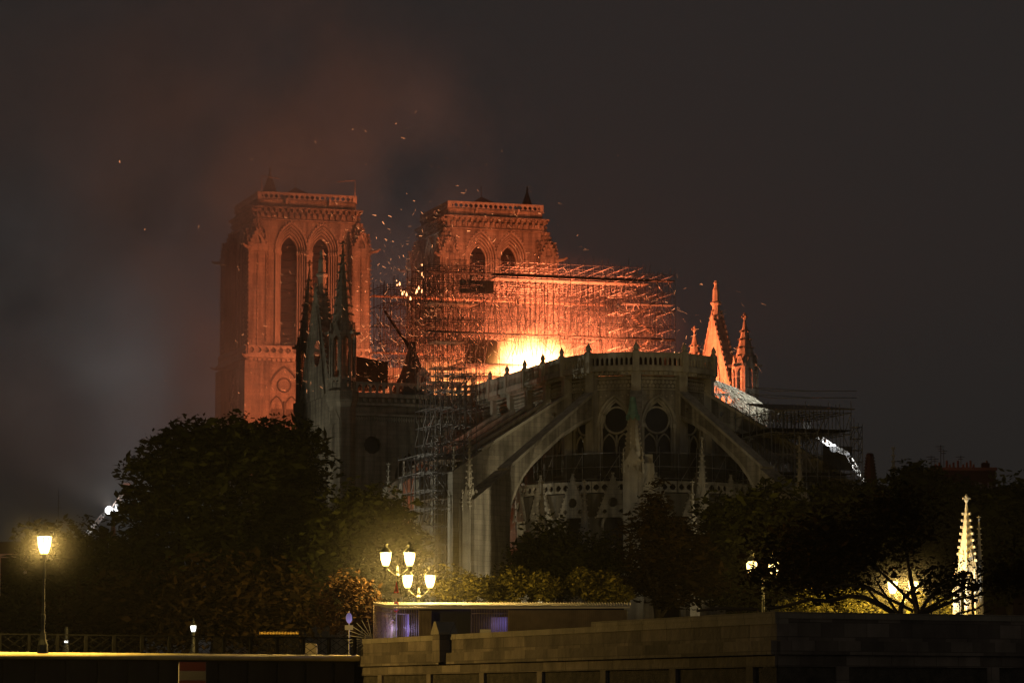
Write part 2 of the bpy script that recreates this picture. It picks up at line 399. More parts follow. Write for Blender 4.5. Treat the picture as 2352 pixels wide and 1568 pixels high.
for i in range(30): 
    a = i * 2.0
    if a < BL: along(a, a + .14, EYE - .5, ZL - .3, -.345, -.1, STEELD, 'stiffener')
b = MB(); b.tube([bo + BX * a + BN * .15 + Vector((0, 0, ZL + .0)) for a in (0, BL * .5, BL)], .2, 10); b.build('ledge', LEDGE, br, smooth=True)
# railing: posts, rails and one crossed panel per bay, each panel a mesh of its own
RB, RT = ZL + .2, ZL + 1.2
along(0, BL, RT, RT + .07, -.13, -.03, IRON, 'top_rail'); along(0, BL, RB - .03, RB + .02, -.11, -.05, IRON, 'bottom_rail')
nb = int(BL / 1.82)
for i in range(nb + 1):
    a = BL - .12 - i * 1.82
    along(a - .09, a + .09, ZL + .101, RT - .002, -.16, 0, IRON, 'railing_post')
    if i < nb and a > 2:
        P, Q = [], []
        def p3(aa, z): q = bo + BX * aa + BN * (-.08); return (q.x, q.y, z)
        l, r_ = a - 1.72, a - .1; m_ = (l + r_) / 2; zm = (RB + RT) / 2
        for (x0, z0, x1, z1) in ((l, RB, r_, RT), (l, RT, r_, RB), (l, zm, m_, RT), (m_, RT, r_, zm), (l, zm, m_, RB), (m_, RB, r_, zm)):
            P.append(p3(x0, z0)); Q.append(p3(x1, z1))
        segs_mesh('crossed_panel', P, Q, .018, IRON, br)
# red white red navigation board under the ledge
sg = at(510, 1530, 190); bd = MB()
sa = (Vector((sg.x, sg.y, 0)) - bo).dot(BX)
sb = thing('navigation_board', 'red and white striped square board hung on the dark bridge side', 'sign', bo + BX * sa + BN * .22 + Vector((0, 0, ZL - 2.0)), math.atan2(BX.y, BX.x))
b = MB(); b.bx(-.9, .9, -.03, .03, 0, 1.7); b.build('backing', SIGNBACK, sb)
for z0, z1, m_ in ((0.02, .6, REDP), (.62, 1.14, WHTP), (1.16, 1.7, REDP)):
    b = MB(); b.bx(-.88, .88, -.045, -.034, z0, z1); b.build('stripe', m_, sb)

# ================================================================== CATHEDRAL (local frame: x east, y north, z up)
CANG = R(17.8); CO = Vector((13.1, 333., GZ)); CROT = -(math.pi / 2 - CANG)
cath = thing('cathedral', 'huge gothic stone cathedral on fire, roof gone between two square towers and round apse', 'cathedral', CO, CROT)
def cw(u, v, z=0):
    E = Vector((math.sin(CANG), -math.cos(CANG), 0)); N = Vector((math.cos(CANG), math.sin(CANG), 0)); return CO + E * u + N * v + Vector((0, 0, z))
UX = (1, 0, 0); VX = (0, 1, 0)

def bell_tower(vc, sgn):
    uc = -97.0
    t = MB(); h = 6.6
    t.bx(uc - 7.4, uc + 7.4, vc - 7.4, vc + 7.4, 0, 41.2)
    tower = t.build('bell_tower', STONE, cath)
    for (Nn, Xx, oo) in (((1, 0, 0), (0, 1, 0), (uc + h, vc, 0)), ((-1, 0, 0), (0, -1, 0), (uc - h, vc, 0)), ((0, -1, 0), (1, 0, 0), (uc, vc - h, 0)), ((0, 1, 0), (-1, 0, 0), (uc, vc + h, 0))):
        b = MB(); N = Vector(Nn)
        for k, (wd, dep) in enumerate(((4.0, 0), (3.55, .32), (3.1, .64), (2.65, .96), (2.15, 1.28))):
            o = Vector(oo) - N * dep
            hh = h - dep - (.003 if Nn[1] else 0)
            b.panel(o, Xx, Nn, [(-hh, 41.3), (hh, 41.3), (hh, 59.2), (-hh, 59.2)],
                    [arch(c, 42.4, wd, 55.4, 7) for c in (-2.12, 2.12)], .3)
        b.build('belfry_wall', STONE, tower)
        b = MB()
        for c in (-2.12, 2.12):
            for wd, dep in ((4.2, -.1), (3.75, .3), (3.3, .62), (2.85, .94), (2.35, 1.26)):
                ribs(b, Vector(oo) - N * (dep - .04), Xx, Nn, archline(c, wd, 55.4, n=8), .1)
                for sx in (-1, 1):
                    p = Vector(oo) - N * (dep - .06) + Vector(Xx) * (c + sx * wd / 2)
                    b.tube([p + Vector((0, 0, 42.4)), p + Vector((0, 0, 54.9))], .1, 6)
                    b.box(p + Vector((0, 0, 55.15)), (.34, .34, .5), X=Xx)
            pts = archline(c, 4.3, 55.4, n=10)
            for i in range(1, len(pts) - 1):
                p = Vector(oo) + Vector(Xx) * pts[i][0] + Vector((0, 0, pts[i][1] + .08)) + N * .12; b.box(p, (.2, .25, .22), X=Xx)
        b.build('archivolt', STONE2, tower)
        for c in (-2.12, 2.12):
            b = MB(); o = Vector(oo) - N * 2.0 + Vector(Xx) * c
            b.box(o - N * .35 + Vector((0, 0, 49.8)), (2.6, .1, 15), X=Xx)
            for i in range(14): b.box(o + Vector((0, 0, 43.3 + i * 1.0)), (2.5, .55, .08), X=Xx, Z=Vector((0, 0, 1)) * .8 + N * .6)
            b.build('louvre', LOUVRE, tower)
        # leaf cornice, recessed band, pierced parapet
        b = MB(); X = Vector(Xx); o = Vector(oo)
        b.box(o + N * .1 + Vector((0, 0, 59.32)), (2 * h + .4, .5, .2), X=X)
        for row, (zz, pr) in enumerate(((59.75, .22), (60.45, .42))):
            n = 17
            for i in range(n):
                a = -h + (i + .5 + .5 * row) * (2 * h) / n
                b.box(o + X * a + N * pr + Vector((0, 0, zz)), (.3, .5, .3), X=X); b.box(o + X * a + N * (pr + .32) + Vector((0, 0, zz + .2)), (.36, .3, .3), X=X)
        b.box(o - N * .15 + Vector((0, 0, 60.1)), (2 * h + .3, .5, 1.3), X=X)
        b.box(o + N * .35 + Vector((0, 0, 60.86)), (2 * h + 1.2, .9, .22), X=X)
        b.box(o - N * .22 + Vector((0, 0, 61.45)), (2 * h - .3, .4, .95), X=X)
        b.box(o - N * .05 + Vector((0, 0, 61.95)), (2 * h + .1, .5, .1), X=X)
        b.build('cornice', STONE, tower)
        b = MB(); pa = o - N * .1 - X * (h - .05); pb = o - N * .1 + X * (h - .05)
        balustrade(b, pa, pb, 62.0, 62.85, .2, .68, 'quat', Nn)
        for a in (-h + .2, h - .2): b.box(o - N * .1 + X * a + Vector((0, 0, 62.45)), (.5, .42, 1.0), X=X)
        for a in (-2.9, 2.9):
            b.box(o + N * .2 + X * a + Vector((0, 0, 61.6)), (.3, 1.0, .3), X=X); b.box(o + N * .7 + X * a + Vector((0, 0, 61.9)), (.28, .5, .4), X=X)
        b.build('parapet', STONE2, tower)
        # gallery round the foot of the belfry, and the storey below
        b = MB(); pa = o + N * 1.7 - X * 8.2; pb = o + N * 1.7 + X * 8.2
        balustrade(b, pa, pb, 41.4, 42.5, .25, .95, 'quat', Nn)
        b.box(o + N * 1.2 + Vector((0, 0, 41.2)), (17.4, 1.6, .4), X=X); b.box(o + N * .95 + Vector((0, 0, 40.8)), (16.6, 1.0, .4), X=X)
        for i in range(26): b.box(o + N * 1.45 + X * (-8 + i * .64) + Vector((0, 0, 40.75)), (.26, .5, .34), X=X)
        b.build('gallery', STONE2, tower)
        b = MB()
        for c in (-3.1, 3.1):
            ribs(b, o + N * .86, Xx, Nn, archline(c, 4.2, 36.4, n=8), .16)
            ribs(b, o + N * .86, Xx, Nn, circ(c, 37.6, .9, 14), .12, True)
            for q in (-1.0, 1.0):
                ribs(b, o + N * .86, Xx, Nn, archline(c + q, 1.8, 34.6, n=5), .1)
                b.box(o + N * .82 + X * (c + q) + Vector((0, 0, 30)), (1.5, .08, 9), X=X)
            for q in (-2.1, 0, 2.1):
                p = o + N * .9 + X * (c + q); b.tube([p + Vector((0, 0, 20)), p + Vector((0, 0, 35.5))], .15, 6)
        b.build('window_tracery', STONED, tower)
    # corner buttresses with bead lines, gablets and crockets
    for sx in (-1, 1):
        for sy in (-1, 1):
            b = MB(); cx, cy_ = uc + sx * 6.95, vc + sy * 6.95
            b.bx(cx - 1.15, cx + 1.15, cy_ - 1.15, cy_ + 1.15, 41.3, 55.4)
            b.bx(cx - 1.7, cx + 1.7, cy_ - 1.7, cy_ + 1.7, 0, 40.6)
            b.bx(cx - 1.3, cx + 1.3, cy_ - 1.3, cy_ + 1.3, 54.9, 55.7)
            for ax in range(4):
                a = ax * math.pi / 2; d = Vector((math.cos(a), math.sin(a), 0)); s = Vector((-d.y, d.x, 0)); o = Vector((cx, cy_, 0)) + d * 1.15
                for e in (-1, 0, 1):
                    p = o + s * e * 1.12
                    b.tube([p + Vector((0, 0, 42.4)), p + Vector((0, 0, 54.9))], .09, 5)
                    for i in range(20): b.box(p + d * .1 + s * (.14 * e) + Vector((0, 0, 42.8 + i * .6)), (.17, .17, .2), X=d)
                b.panel(o + d * .1, s, d, [(-1.2, 55.7), (1.2, 55.7), (0, 57.9)], [arch(0, 55.85, .9, 56.2, 4)], .3)
                for e in (-1, 1):
                    for i in range(5): b.box(o + d * .1 + s * e * (1.2 - i * .26) + Vector((0, 0, 55.9 + i * .47)), (.24, .22, .26), X=d)
            b.lathe((cx, cy_, 55.7), [(1.1, 0), (.9, 1.6), (.35, 3.3), (.05, 3.9)], 8, .39)
            for j in range(8):
                a = .39 + j * math.pi / 4
                for i in range(5):
                    rr = 1.05 - i * .2; b.box((cx + rr * math.cos(a), cy_ + rr * math.sin(a), 56.6 + i * .6), (.55, .3, .4), X=(math.cos(a), math.sin(a), 0))
            # gargoyles
            d = Vector((sx, sy, 0)).normalized()
            for zz in (41.0, 55.3): b.tube([Vector((cx, cy_, zz)) + d * 1.2, Vector((cx, cy_, zz + .1)) + d * 2.6, Vector((cx, cy_, zz + .35)) + d * 3.2], [.28, .2, .12], 6)
            b.build('corner_buttress', STONE, tower)
    b = MB(); b.lathe((uc, vc, 62.0), [(6.2, 0), (6.2, .15), (5.6, .2), (.08, 2.75)], 4, math.pi / 4); b.tube([(uc, vc, 64.5), (uc, vc, 66.2)], .05, 4); b.build('roof', LEAD, tower)
    tu, tv = (-98.5, -16.0) if sgn < 0 else (-103, 21.5)
    b = MB(); b.lathe((tu, tv, 60), [(1.1, 0), (1.1, 3.4), (1.2, 3.5), (1.2, 3.7), (.75, 5.0), (.18, 6.6), (.15, 6.9)], 8); b.box((tu, tv, 67), (.7, .16, .16)); b.box((tu, tv, 67.1), (.16, .16, .9)); b.build('stair_turret', STONED, tower)
    return tower
TS = bell_tower(-12.9, -1); TN = bell_tower(13.0, 1)
b = MB()
for a, bb in ((-1, .4), (1, -.4)):
    pass
P, Q = [], []
for v0, d in ((-19.1, 1), (-6.5, -1)):
    P, Q = [], []
    P += [(-90.2, v0, 62.8), (-90.2, v0, 65)]; Q += [(-90.2, v0, 65), (-90.2, v0 + 2.4 * d, 64.7)]
    segs_mesh('davit_rail', P, Q, .07, GALV, cath)
# facade block joining the towers, nave walls, aisle gable
b = MB(); b.bx(-103, -91, -5.4, 5.5, 0, 40.5); b.bx(-91, -46.5, -9, -7.6, 0, 30.2); b.bx(-91, -46.5, 7.6, 9, 0, 30.2)
b.bx(-91, -46.5, -18, -9.02, 0, 12); b.bx(-91, -46.5, 9.02, 18, 0, 12); b.build('nave', STONE, cath)
b = MB(); b.poly([(-88, -17, 29), (-88, -9.5, 29), (-88, -9.5, 35.2)], (1, 0, 0), 4); b.build('aisle_roof', STONE2, cath)

# ---- transept
def transept(sgn):
    v0, v1 = 7.0 * sgn, 24.5 * sgn; o_n = (0, sgn, 0)
    b = MB()
    ya, yb = sorted((v0, v1))
    # east and west walls with a window, end wall with rose
    for uu, nn in ((-31.0, 1), (-46.5, -1)):
        hol = [arch((ya + yb) / 2, 12, 3.6, 21.5, 6), arch((ya + yb) / 2 + 4.6, 14, 1.8, 24, 5), circ((ya + yb) / 2 - 4.4, 25.3, 1.0, 10)]
        b.panel((uu, 0, 0), (0, 1, 0), (nn, 0, 0), [(ya, 0), (yb, 0), (yb, 30.6), (ya, 30.6)], hol, 1.3)
    b.panel((-38.75, v1, 0), (1, 0, 0), o_n, [(-7.75, 0), (7.75, 0), (7.75, 31), (-7.75, 31)], [circ(0, 21.6, 6.1, 28), arch(-4, 8, 2.4, 12.4), arch(-1.3, 8, 2.4, 12.4), arch(1.4, 8, 2.4, 12.4), arch(4.1, 8, 2.4, 12.4)], 1.2)
    arm = b.build('transept_arm', STONE, cath)
    b = MB(); o = (-38.75, v1 - sgn * .5, 0)
    ribs(b, o, UX, o_n, circ(0, 21.6, 6.1, 32), .28, True); ribs(b, o, UX, o_n, circ(0, 21.6, 1.3, 16), .16, True); ribs(b, o, UX, o_n, circ(0, 21.6, 3.6, 24), .12, True)
    for i in range(24):
        a = i * math.pi / 12; ribs(b, o, UX, o_n, [(1.3 * math.cos(a), 21.6 + 1.3 * math.sin(a)), ((3.6 if i % 2 else 6.1) * math.cos(a), 21.6 + (3.6 if i % 2 else 6.1) * math.sin(a))], .1)
        if i % 2 == 0: ribs(b, o, UX, o_n, [(5 * math.cos(a) + .75 * math.cos(q), 21.6 + 5 * math.sin(a) + .75 * math.sin(q)) for q in [k * .7 for k in range(9)]], .1, True)
    b.build('rose_window', STONE2, arm)
    b = MB(); b.bx(-45.8, -31.7, *sorted((v1 - sgn * .9, v1 - sgn * .8)), 6, 28.5); b.bx(-32.0, -31.9, ya + 1, yb - 1, 8, 28); b.build('window_glass', GLASS, arm)
    # cornices, balustrade with rising wall head
    b = MB()
    b.bx(-31.3, -30.55, ya - .1, yb, 30.6, 31.05); b.bx(-31.0, -30.7, ya, yb, 29.7, 30.0)
    for i in range(24): b.box((-30.85, ya + (i + .5) * (yb - ya) / 24, 30.3), (.4, .3, .4))
    for i in range(60): b.lathe((-30.98, ya + (i + .5) * (yb - ya) / 60, 27.9), [(.02, 0), (.17, .3), (.02, .6)], 4)
    b.bx(-31.0, -30.75, ya, yb, 28.55, 28.75)
    b.build('cornice', STONE2, arm)
    b = MB(); balustrade(b, (-30.75, ya), (-30.75, yb), 31.05, 32.2, .2, .8, 'arch', (1, 0, 0)); b.build('balustrade', STONE2, arm)
    b = MB(); balustrade(b, (-46.6, ya), (-46.6, yb), 31.05, 32.2, .2, .8, 'arch', (-1, 0, 0)); b.build('balustrade', STONE2, arm)
    # gable
    apex = 43.6 if sgn < 0 else 42.3
    b = MB(); gz = 31.0
    hol = [circ(0, 36.2, 1.5, 14)] if sgn < 0 else [quatre(0.0, 36.0, .5), quatre(-.9, 35.0, .42), quatre(.9, 35.0, .42), quatre(0, 34.0, .42), quatre(-1.2, 33.4, .4), quatre(1.2, 33.4, .4)]
    b.panel((-38.75, v1 + sgn * .1, 0), UX, o_n, [(-6.9, gz), (6.9, gz), (0, apex)], hol, 1.0)
    for s in (-1, 1):
        p0 = Vector((-38.75 + s * 7.1, v1 - sgn * .3, gz)); p1 = Vector((-38.75, v1 - sgn * .3, apex + .3)); d = (p1 - p0).normalized()
        b.box((p0 + p1) / 2, ((p1 - p0).length, 1.36, .3), X=d, Y=(0, 1, 0), Z=Vector(d).cross(Vector((0, 1, 0))))
        for yy in (-.55, .55): crocket_line(b, p0 + Vector((0, yy, .1)), p1 + Vector((0, yy, .1)), .72, .3, Vector((s * .9, 0, .43)).normalized())
    for s in (-1, 1): b.tube([(-38.75 + s * 3.9, v1 + sgn * .16, 31.2), (-38.75 + s * .25, v1 + sgn * .16, apex - 2)], .16, 5)
    ribs(b, (-38.75, v1 - sgn * .95, 0), UX, o_n, circ(0, 34.6, 2.4, 18), .13, True)
    b.build('gable', STONE, arm)
    top = 48.2 if sgn < 0 else 46.6
    b = MB(); c = (-38.75, v1 - sgn * .4, apex - .6)
    hh = top - apex; b.lathe(c, [(.75, 0), (.62, .6), (.5, 1.2), (.5, hh * .42), (.7, hh * .46), (.7, hh * .5), (.46, hh * .54), (.4, hh * .86), (.3, hh * .9), (.2, hh * .98), (.3, hh * 1.04), (.14, hh * 1.12)], 8); b.build('statue_pinnacle', STONE2, arm)
    # corner turrets with arcaded lanterns and crocketed spires
    for uu in (-31.2, -46.4):
        east = uu > -40; tip = {(-1, -31.2): 48.2, (-1, -46.4): 48.0, (1, -31.2): 41.6, (1, -46.4): 41.9}[(sgn, uu)]
        lz = 37.6 if sgn < 0 else 35.4
        b = MB(); c = Vector((uu + (1.0 if east and sgn > 0 else 0), (24.3 if sgn > 0 else 23.6) * sgn, 0))
        b.lathe(c, [(1.75, 0), (1.75, 20), (1.55, 20.4), (1.5, 29.4), (1.8, 30.2), (1.85, 31.2), (1.55, 31.25), (1.5, 32.2)], 8, .39)
        b.lathe(c, [(.6, 32), (.6, lz)], 8, .39)
        for j in range(8):
            a = .39 + j * math.pi / 4; d = Vector((math.cos(a), math.sin(a), 0)); b.tube([c + d * 1.35 + Vector((0, 0, 31.2)), c + d * 1.35 + Vector((0, 0, lz - .6))], .2, 6)
            a2 = a + math.pi / 8; d2 = Vector((math.cos(a2), math.sin(a2), 0)); s2 = Vector((-d2.y, d2.x, 0)); o2 = c + d2 * 1.42
            b.panel(o2, s2, d2, [(-.62, lz - 1.3), (.62, lz - 1.3), (.62, lz - .4), (0, lz + 1.3), (-.62, lz - .4)], [arch(0, lz - 1.25, .8, lz - .9, 4)], .22)
            b.panel(o2 + d2 * .02, s2, d2, [(-.55, 31.3), (.55, 31.3), (.55, 32.7), (-.55, 32.7)], [arch(-.25, 31.45, .34, 32.1, 3), arch(.25, 31.45, .34, 32.1, 3)], .16)
            b.box(c + d * 1.75 + Vector((0, 0, lz + .1)), (.5, .26, .3), X=d)
            b.panel(c + d2 * 1.45, s2, d2, [(-.5, 24), (.5, 24), (.5, 28), (0, 29), (-.5, 28)], [arch(0, 24.2, .7, 27, 4)], .1)
        b.lathe(c, [(1.3, lz - .1), (1.45, lz + .1), (1.45, lz + .3)], 8, .39)
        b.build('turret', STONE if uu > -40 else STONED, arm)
        b = MB(); spire(b, c + Vector((0, 0, lz + .3)), 1.32, tip - lz - .9, 8, .39, .95, .26); b.build('spire', STONE, arm)
    return arm
TRS = transept(-1); TRN = transept(1)
# pyramid roofed stair head and charred roof remains beside the south turret
b = MB(); b.lathe((-32.4, -15.2, 31), [(2.6, 0), (2.6, .3), (1.4, 2.6), (.5, 5.2), (.55, 5.4), (.3, 6.2)], 4, .9)
b.build('stair_head_roof', LEAD, TRS)
b = MB(); b.panel((-29.7, -14.6, 0), VX, UX, [(-.65, 31.6), (.65, 31.6), (.65, 33.4), (0, 34.1), (-.65, 33.4)], [arch(0, 31.7, .7, 32.6, 4)], .5); b.build('dormer', STONE2, TRS)
b = MB(); b.poly([(-36, -22, 32.2), (-36, -17, 32.2), (-36, -17, 35.2), (-36, -22, 35.9)], (1, 0, 0), 4); b.build('roof_remnant', CHAR, TRS)
b = MB(); b.tube([(-33, -14.6, 36), (-34, -16.3, 38.4), (-35, -17.7, 40.9)], [.2, .18, .15], 5); b.tube([(-33, -14.4, 34.5), (-33.6, -15.6, 37.4)], .22, 5)
b.tube([(-33, -13, 32.5), (-33, -15, 36.5)], .2, 5); b.build('charred_beam', CHAR, TRS)

# ---- choir and apse
RA = 7.6
ANG = [R(k) for k in (-93, -57, -21, 15, 51, 87)]
def clerestory(o, X, N, L, par, lit=True):
    """one bay of choir wall: arched window with oculus over twin lancets"""
    b = MB(); c = L / 2; ww = min(3.5, L - 1.5)
    b.panel(o, X, N, [(0, 0), (L, 0), (L, 30.0), (0, 30.0)], [arch(c, 20.3, ww, 24.9, 8)], 1.1)
    wall = b.build('choir_wall', STONE, par)
    b = MB(); X = Vector(X); N = Vector(N); o = Vector(o)
    for k, dd in ((1.12, .08), (1.0, -.2), (.92, -.45)): ribs(b, o + N * dd, X, N, archline(c, ww * k, 24.9, n=9), .14)
    for s in (-1, 1):
        for k in (1.06, .94):
            p = o + X * (c + s * ww * k / 2) + N * (.05 if k > 1 else -.3); b.tube([p + Vector((0, 0, 20.3)), p + Vector((0, 0, 24.9))], .13, 6)
            b.box(p + Vector((0, 0, 24.9)), (.36, .36, .4), X=X)
    rr = ww * .42; oz = 25.5
    oo = o - N * .6
    ribs(b, oo, X, N, circ(c, oz, rr, 22), .12, True)
    for s in (-1, 1): ribs(b, oo, X, N, [(c + s * ww * .25 + p[0], p[1]) for p in archline(0, ww * .47, 22.8, n=6)], .1)
    b.tube([oo + X * c + Vector((0, 0, 20.3)), oo + X * c + Vector((0, 0, 24))], .11, 5)
    b.build('window_tracery', STONE2, wall)
    b = MB(); b.box(o - N * .85 + X * c + Vector((0, 0, 24.5)), (ww + .3, .06, 8.6), X=X); b.build('window_glass', GLASS, wall)
    b = MB()
    b.box(o + X * c + N * .1 + Vector((0, 0, 29.72)), (L, .3, .12), X=X); b.box(o + X * c + N * .07 + Vector((0, 0, 28.62)), (L, .2, .12), X=X)
    n = int(L / .42)
    for i in range(n):
        for j in range(2):
            p = o + X * ((i + .5 + .5 * j) * L / (n + .5)) + N * .05 + Vector((0, 0, 28.95 + j * .4)); b.box(p, (.26, .12, .26), X=(X + Vector((0, 0, 1))).normalized(), Z=(Vector((0, 0, 1)) - X).normalized())
    for i in range(8): b.box(o + X * ((i + .5) * L / 8) + N * .01 + Vector((0, 0, 27.9 if i % 2 else 28.0)), (.16, .06, .16), X=X)
    b.build('frieze', STONE2, wall)
    b = MB(); b.box(o + X * c + N * .18 + Vector((0, 0, 30.2)), (L + .2, .7, .35), X=X); b.box(o + X * c + N * .4 + Vector((0, 0, 30.65)), (L + .4, 1.1, .5), X=X)
    n = int(L / .5)
    for i in range(n): b.box(o + X * ((i + .5) * L / n) + N * .5 + Vector((0, 0, 30.2)), (.26, .5, .34), X=X)
    pa = o + N * .72; pb = o + X * L + N * .72
    balustrade(b, pa, pb, 30.9, 32.2, .22, .52, 'arch', N); b.build('balustrade', STONE2, wall)
    return wall
pts = [Vector((RA * math.cos(a), RA * math.sin(a), 0)) for a in ANG]
for i in range(5):
    p, q = pts[i], pts[i + 1]; X = (q - p); L = X.length; X.normalize(); N = Vector((X.y, -X.x, 0)); clerestory(p, X, N, L, cath)
UB = [0, -6.2, -12.4, -18.6, -24.8, -31.0]
for i in range(5):
    clerestory(Vector((UB[i + 1], -RA, 0)), UX, (0, -1, 0), 6.2, cath)
    clerestory(Vector((UB[i], RA, 0)), (-1, 0, 0), (0, 1, 0), 6.2, cath)
# wall buttress strips with finials above the balustrade
def strip(loc, ang):
    b = MB(); b.bx(-.2, .62, -.5, .5, 0, 30.3); b.bx(.45, 1.05, -.34, .34, 30.3, 32.4)
    b.lathe((.75, 0, 32.4), [(.34, 0), (.24, .1), (.2, .2), (.27, .4), (.26, .55), (.1, .85), (.03, 1.0)], 8)
    for s in (-1, 1): b.box((.75, s * .3, 32.66), (.16, .22, .14))
    return b.build('wall_buttress', STONE2, cath, loc=loc, rotz=ang)
for a in ANG[1:5]: strip((RA * math.cos(a), RA * math.sin(a), 0), a)
for u in UB: strip((u, -RA, 0), -math.pi / 2); strip((u, RA, 0), math.pi / 2)
# charred rim and broken masonry behind the balustrade
b = MB()
def rim(p, q, n):
    for i in range(n):
        t = (i + .5) / n; c = Vector(p).lerp(Vector(q), t); d = (Vector(q) - Vector(p)).normalized()
        h = rnd.uniform(1.1, 1.75); b.box((c.x, c.y, 30.8 + h / 2), (( Vector(q) - Vector(p)).length / n * rnd.uniform(.7, 1.1), rnd.uniform(.3, .8), h), X=d)
ins = [Vector((6.9 * math.cos(a), 6.9 * math.sin(a), 0)) for a in ANG]
for i in range(5): rim(ins[i], ins[i + 1], 10)
rim((0, -6.8, 0), (-31, -6.8, 0), 34); rim((0, 6.8, 0), (-31, 6.8, 0), 30)
b.build('charred_wall_head', CHAR, cath)
# vault floor left under the burnt roof
b = MB(); b.bx(-46, 0, -6.5, 6.5, 29.2, 29.8); b.bx(-90, -46.1, -7.4, 7.4, 29.0, 29.6); b.lathe((0, 0, 29.2), [(6.4, 0), (6.4, .6)], 16); b.build('vault', STONED, cath)

# flying buttresses: radial x, tangential y
def flyer(loc, ang, pinn=22.8, stout=False, cap=False, short=False):
    b = MB(); ra, rb, za, zb_ = (17.2, 20.4, 22.4, 20.2) if short else (22.2, 27.7, 19.6, 16.4)
    prof = [(7.7, 28.4), (22.2, 19.5), (22.2, 8), (22.1, 11), (22.0, 13.7), (21.5, 16.2), (20.7, 17.8), (19.6, 19.2), (18.1, 20.6), (16.2, 21.9), (13.4, 23.7), (10.5, 25.1), (7.7, 26.0)]
    if short: prof = [(7.7, 28.4), (17.2, 22.3), (17.2, 12), (16.9, 14.5), (16, 17.6), (14.5, 20.3), (12.5, 22.7), (10.3, 24.8), (7.7, 26.6)]
    b.panel((0, -.42, 0), (1, 0, 0), (0, -1, 0), prof, [quatre(9.3, 26.35, .26)], .84)
    fl = b.build('flying_buttress', STONE, cath, loc=loc, rotz=ang)
    b = MB()
    p0 = Vector((7.7, 0, 28.5)); p1 = Vector((ra, 0, za + .1)); d = (p1 - p0).normalized(); b.box((p0 + p1) / 2, ((p1 - p0).length, 1.25, .28), X=d, Y=(0, 1, 0), Z=Vector(d).cross(Vector((0, 1, 0))))
    b.tube([(p_[0] - .08, 0, p_[1] - .05) for p_ in prof[2:]], .46, 6)
    b.build('coping', STONE2, fl)
    b = MB(); b.poly([(ra, -.95, 0), (rb, -.95, 0), (rb, -.95, zb_), (ra, -.95, za)], (0, -1, 0), 1.9); b.build('pier', STONE, fl)
    b = MB(); r0 = rb - .4
    wq = .95 if stout else .48
    b.bx(r0 - wq, r0 + wq, -wq, wq, 0, pinn - 7.2)
    for s in (-1, 1):
        b.panel((r0, s * wq * 1.02, 0), (s, 0, 0), (0, s, 0), [(-wq, pinn - 11), (wq, pinn - 11), (wq, pinn - 6.6), (0, pinn - 5.0), (-wq, pinn - 6.6)], [arch(0, pinn - 10.6, wq * 1.1, pinn - 7.6, 4)], .12)
        b.panel((r0 + s * wq * 1.02, 0, 0), (0, s, 0), (s, 0, 0), [(-wq, pinn - 11), (wq, pinn - 11), (wq, pinn - 6.6), (0, pinn - 5.0), (-wq, pinn - 6.6)], [arch(0, pinn - 10.6, wq * 1.1, pinn - 7.6, 4)], .12)
        for e in (-1, 1): spire(b, (r0 + s * wq * .95, e * wq * .95, pinn - 7.4), wq * .22, 1.7, 4, 0, .4, .12)
    if cap:
        b.lathe((r0, 0, pinn - 7.2), [(wq * 1.05, 0), (.42, 5.2)], 8, .39)
        for j in range(8):
            a = .39 + j * math.pi / 4
            for i in range(11):
                rr = wq * 1.05 - i * .055; b.box((r0 + rr * math.cos(a), rr * math.sin(a), pinn - 6.8 + i * .45), (.2, .14, .2), X=(math.cos(a), math.sin(a), 0))
    else: spire(b, (r0, 0, pinn - 7.2), wq * .95, 6.6, 8, .39, .6, .16)
    b.build('pinnacle', STONE2, fl)
    if cap:
        b = MB(); b.lathe((r0, 0, pinn - 2.1), [(.62, -.05), (.66, .15), (.5, .5), (.28, 1.9), (.24, 2.0)], 8, .39)
        for i in range(8):
            a = i * math.pi / 4; b.box((r0 + .62 * math.cos(a), .62 * math.sin(a), pinn - 2.1), (.1, .22, .5), X=(math.cos(a), math.sin(a), 0))
        b.build('copper_cap', COPPER, fl)
        b = MB(); b.bx(23.2, 24.6, -.97, .97, 0, 19.4); b.bx(23.5, 24.3, -.4, .4, 19.4, 20.6)
        for s in (-1, 1): b.panel((23.9, s * 1.0, 0), (s, 0, 0), (0, s, 0), [(-.65, 13), (.65, 13), (.65, 17.6), (0, 18.9), (-.65, 17.6)], [arch(0, 13.2, .75, 16.6, 5)], .1)
        b.bx(24.2, 26.4, .955, 2.0, 0, 19.6); b.bx(24.6, 26.0, 1.1, 1.85, 19.6, 20.5)
        b.panel((26.42, 1.48, 0), (0, 1, 0), (1, 0, 0), [(-.5, 13.5), (.5, 13.5), (.5, 17.6), (0, 18.8), (-.5, 17.6)], [arch(0, 13.7, .6, 16.8, 5)], .08)
        b.build('niche', STONE2, fl)
    return fl
flyer((0, 0, 0), ANG[1]); flyer((0, 0, 0), ANG[2], 26.0, True, True); flyer((0, 0, 0), ANG[3]); flyer((0, 0, 0), ANG[4])
for u in UB[:5]:
    flyer((u, 0, 0), -math.pi / 2, 23.2, short=True); flyer((u, 0, 0), math.pi / 2, 23.2, short=True)
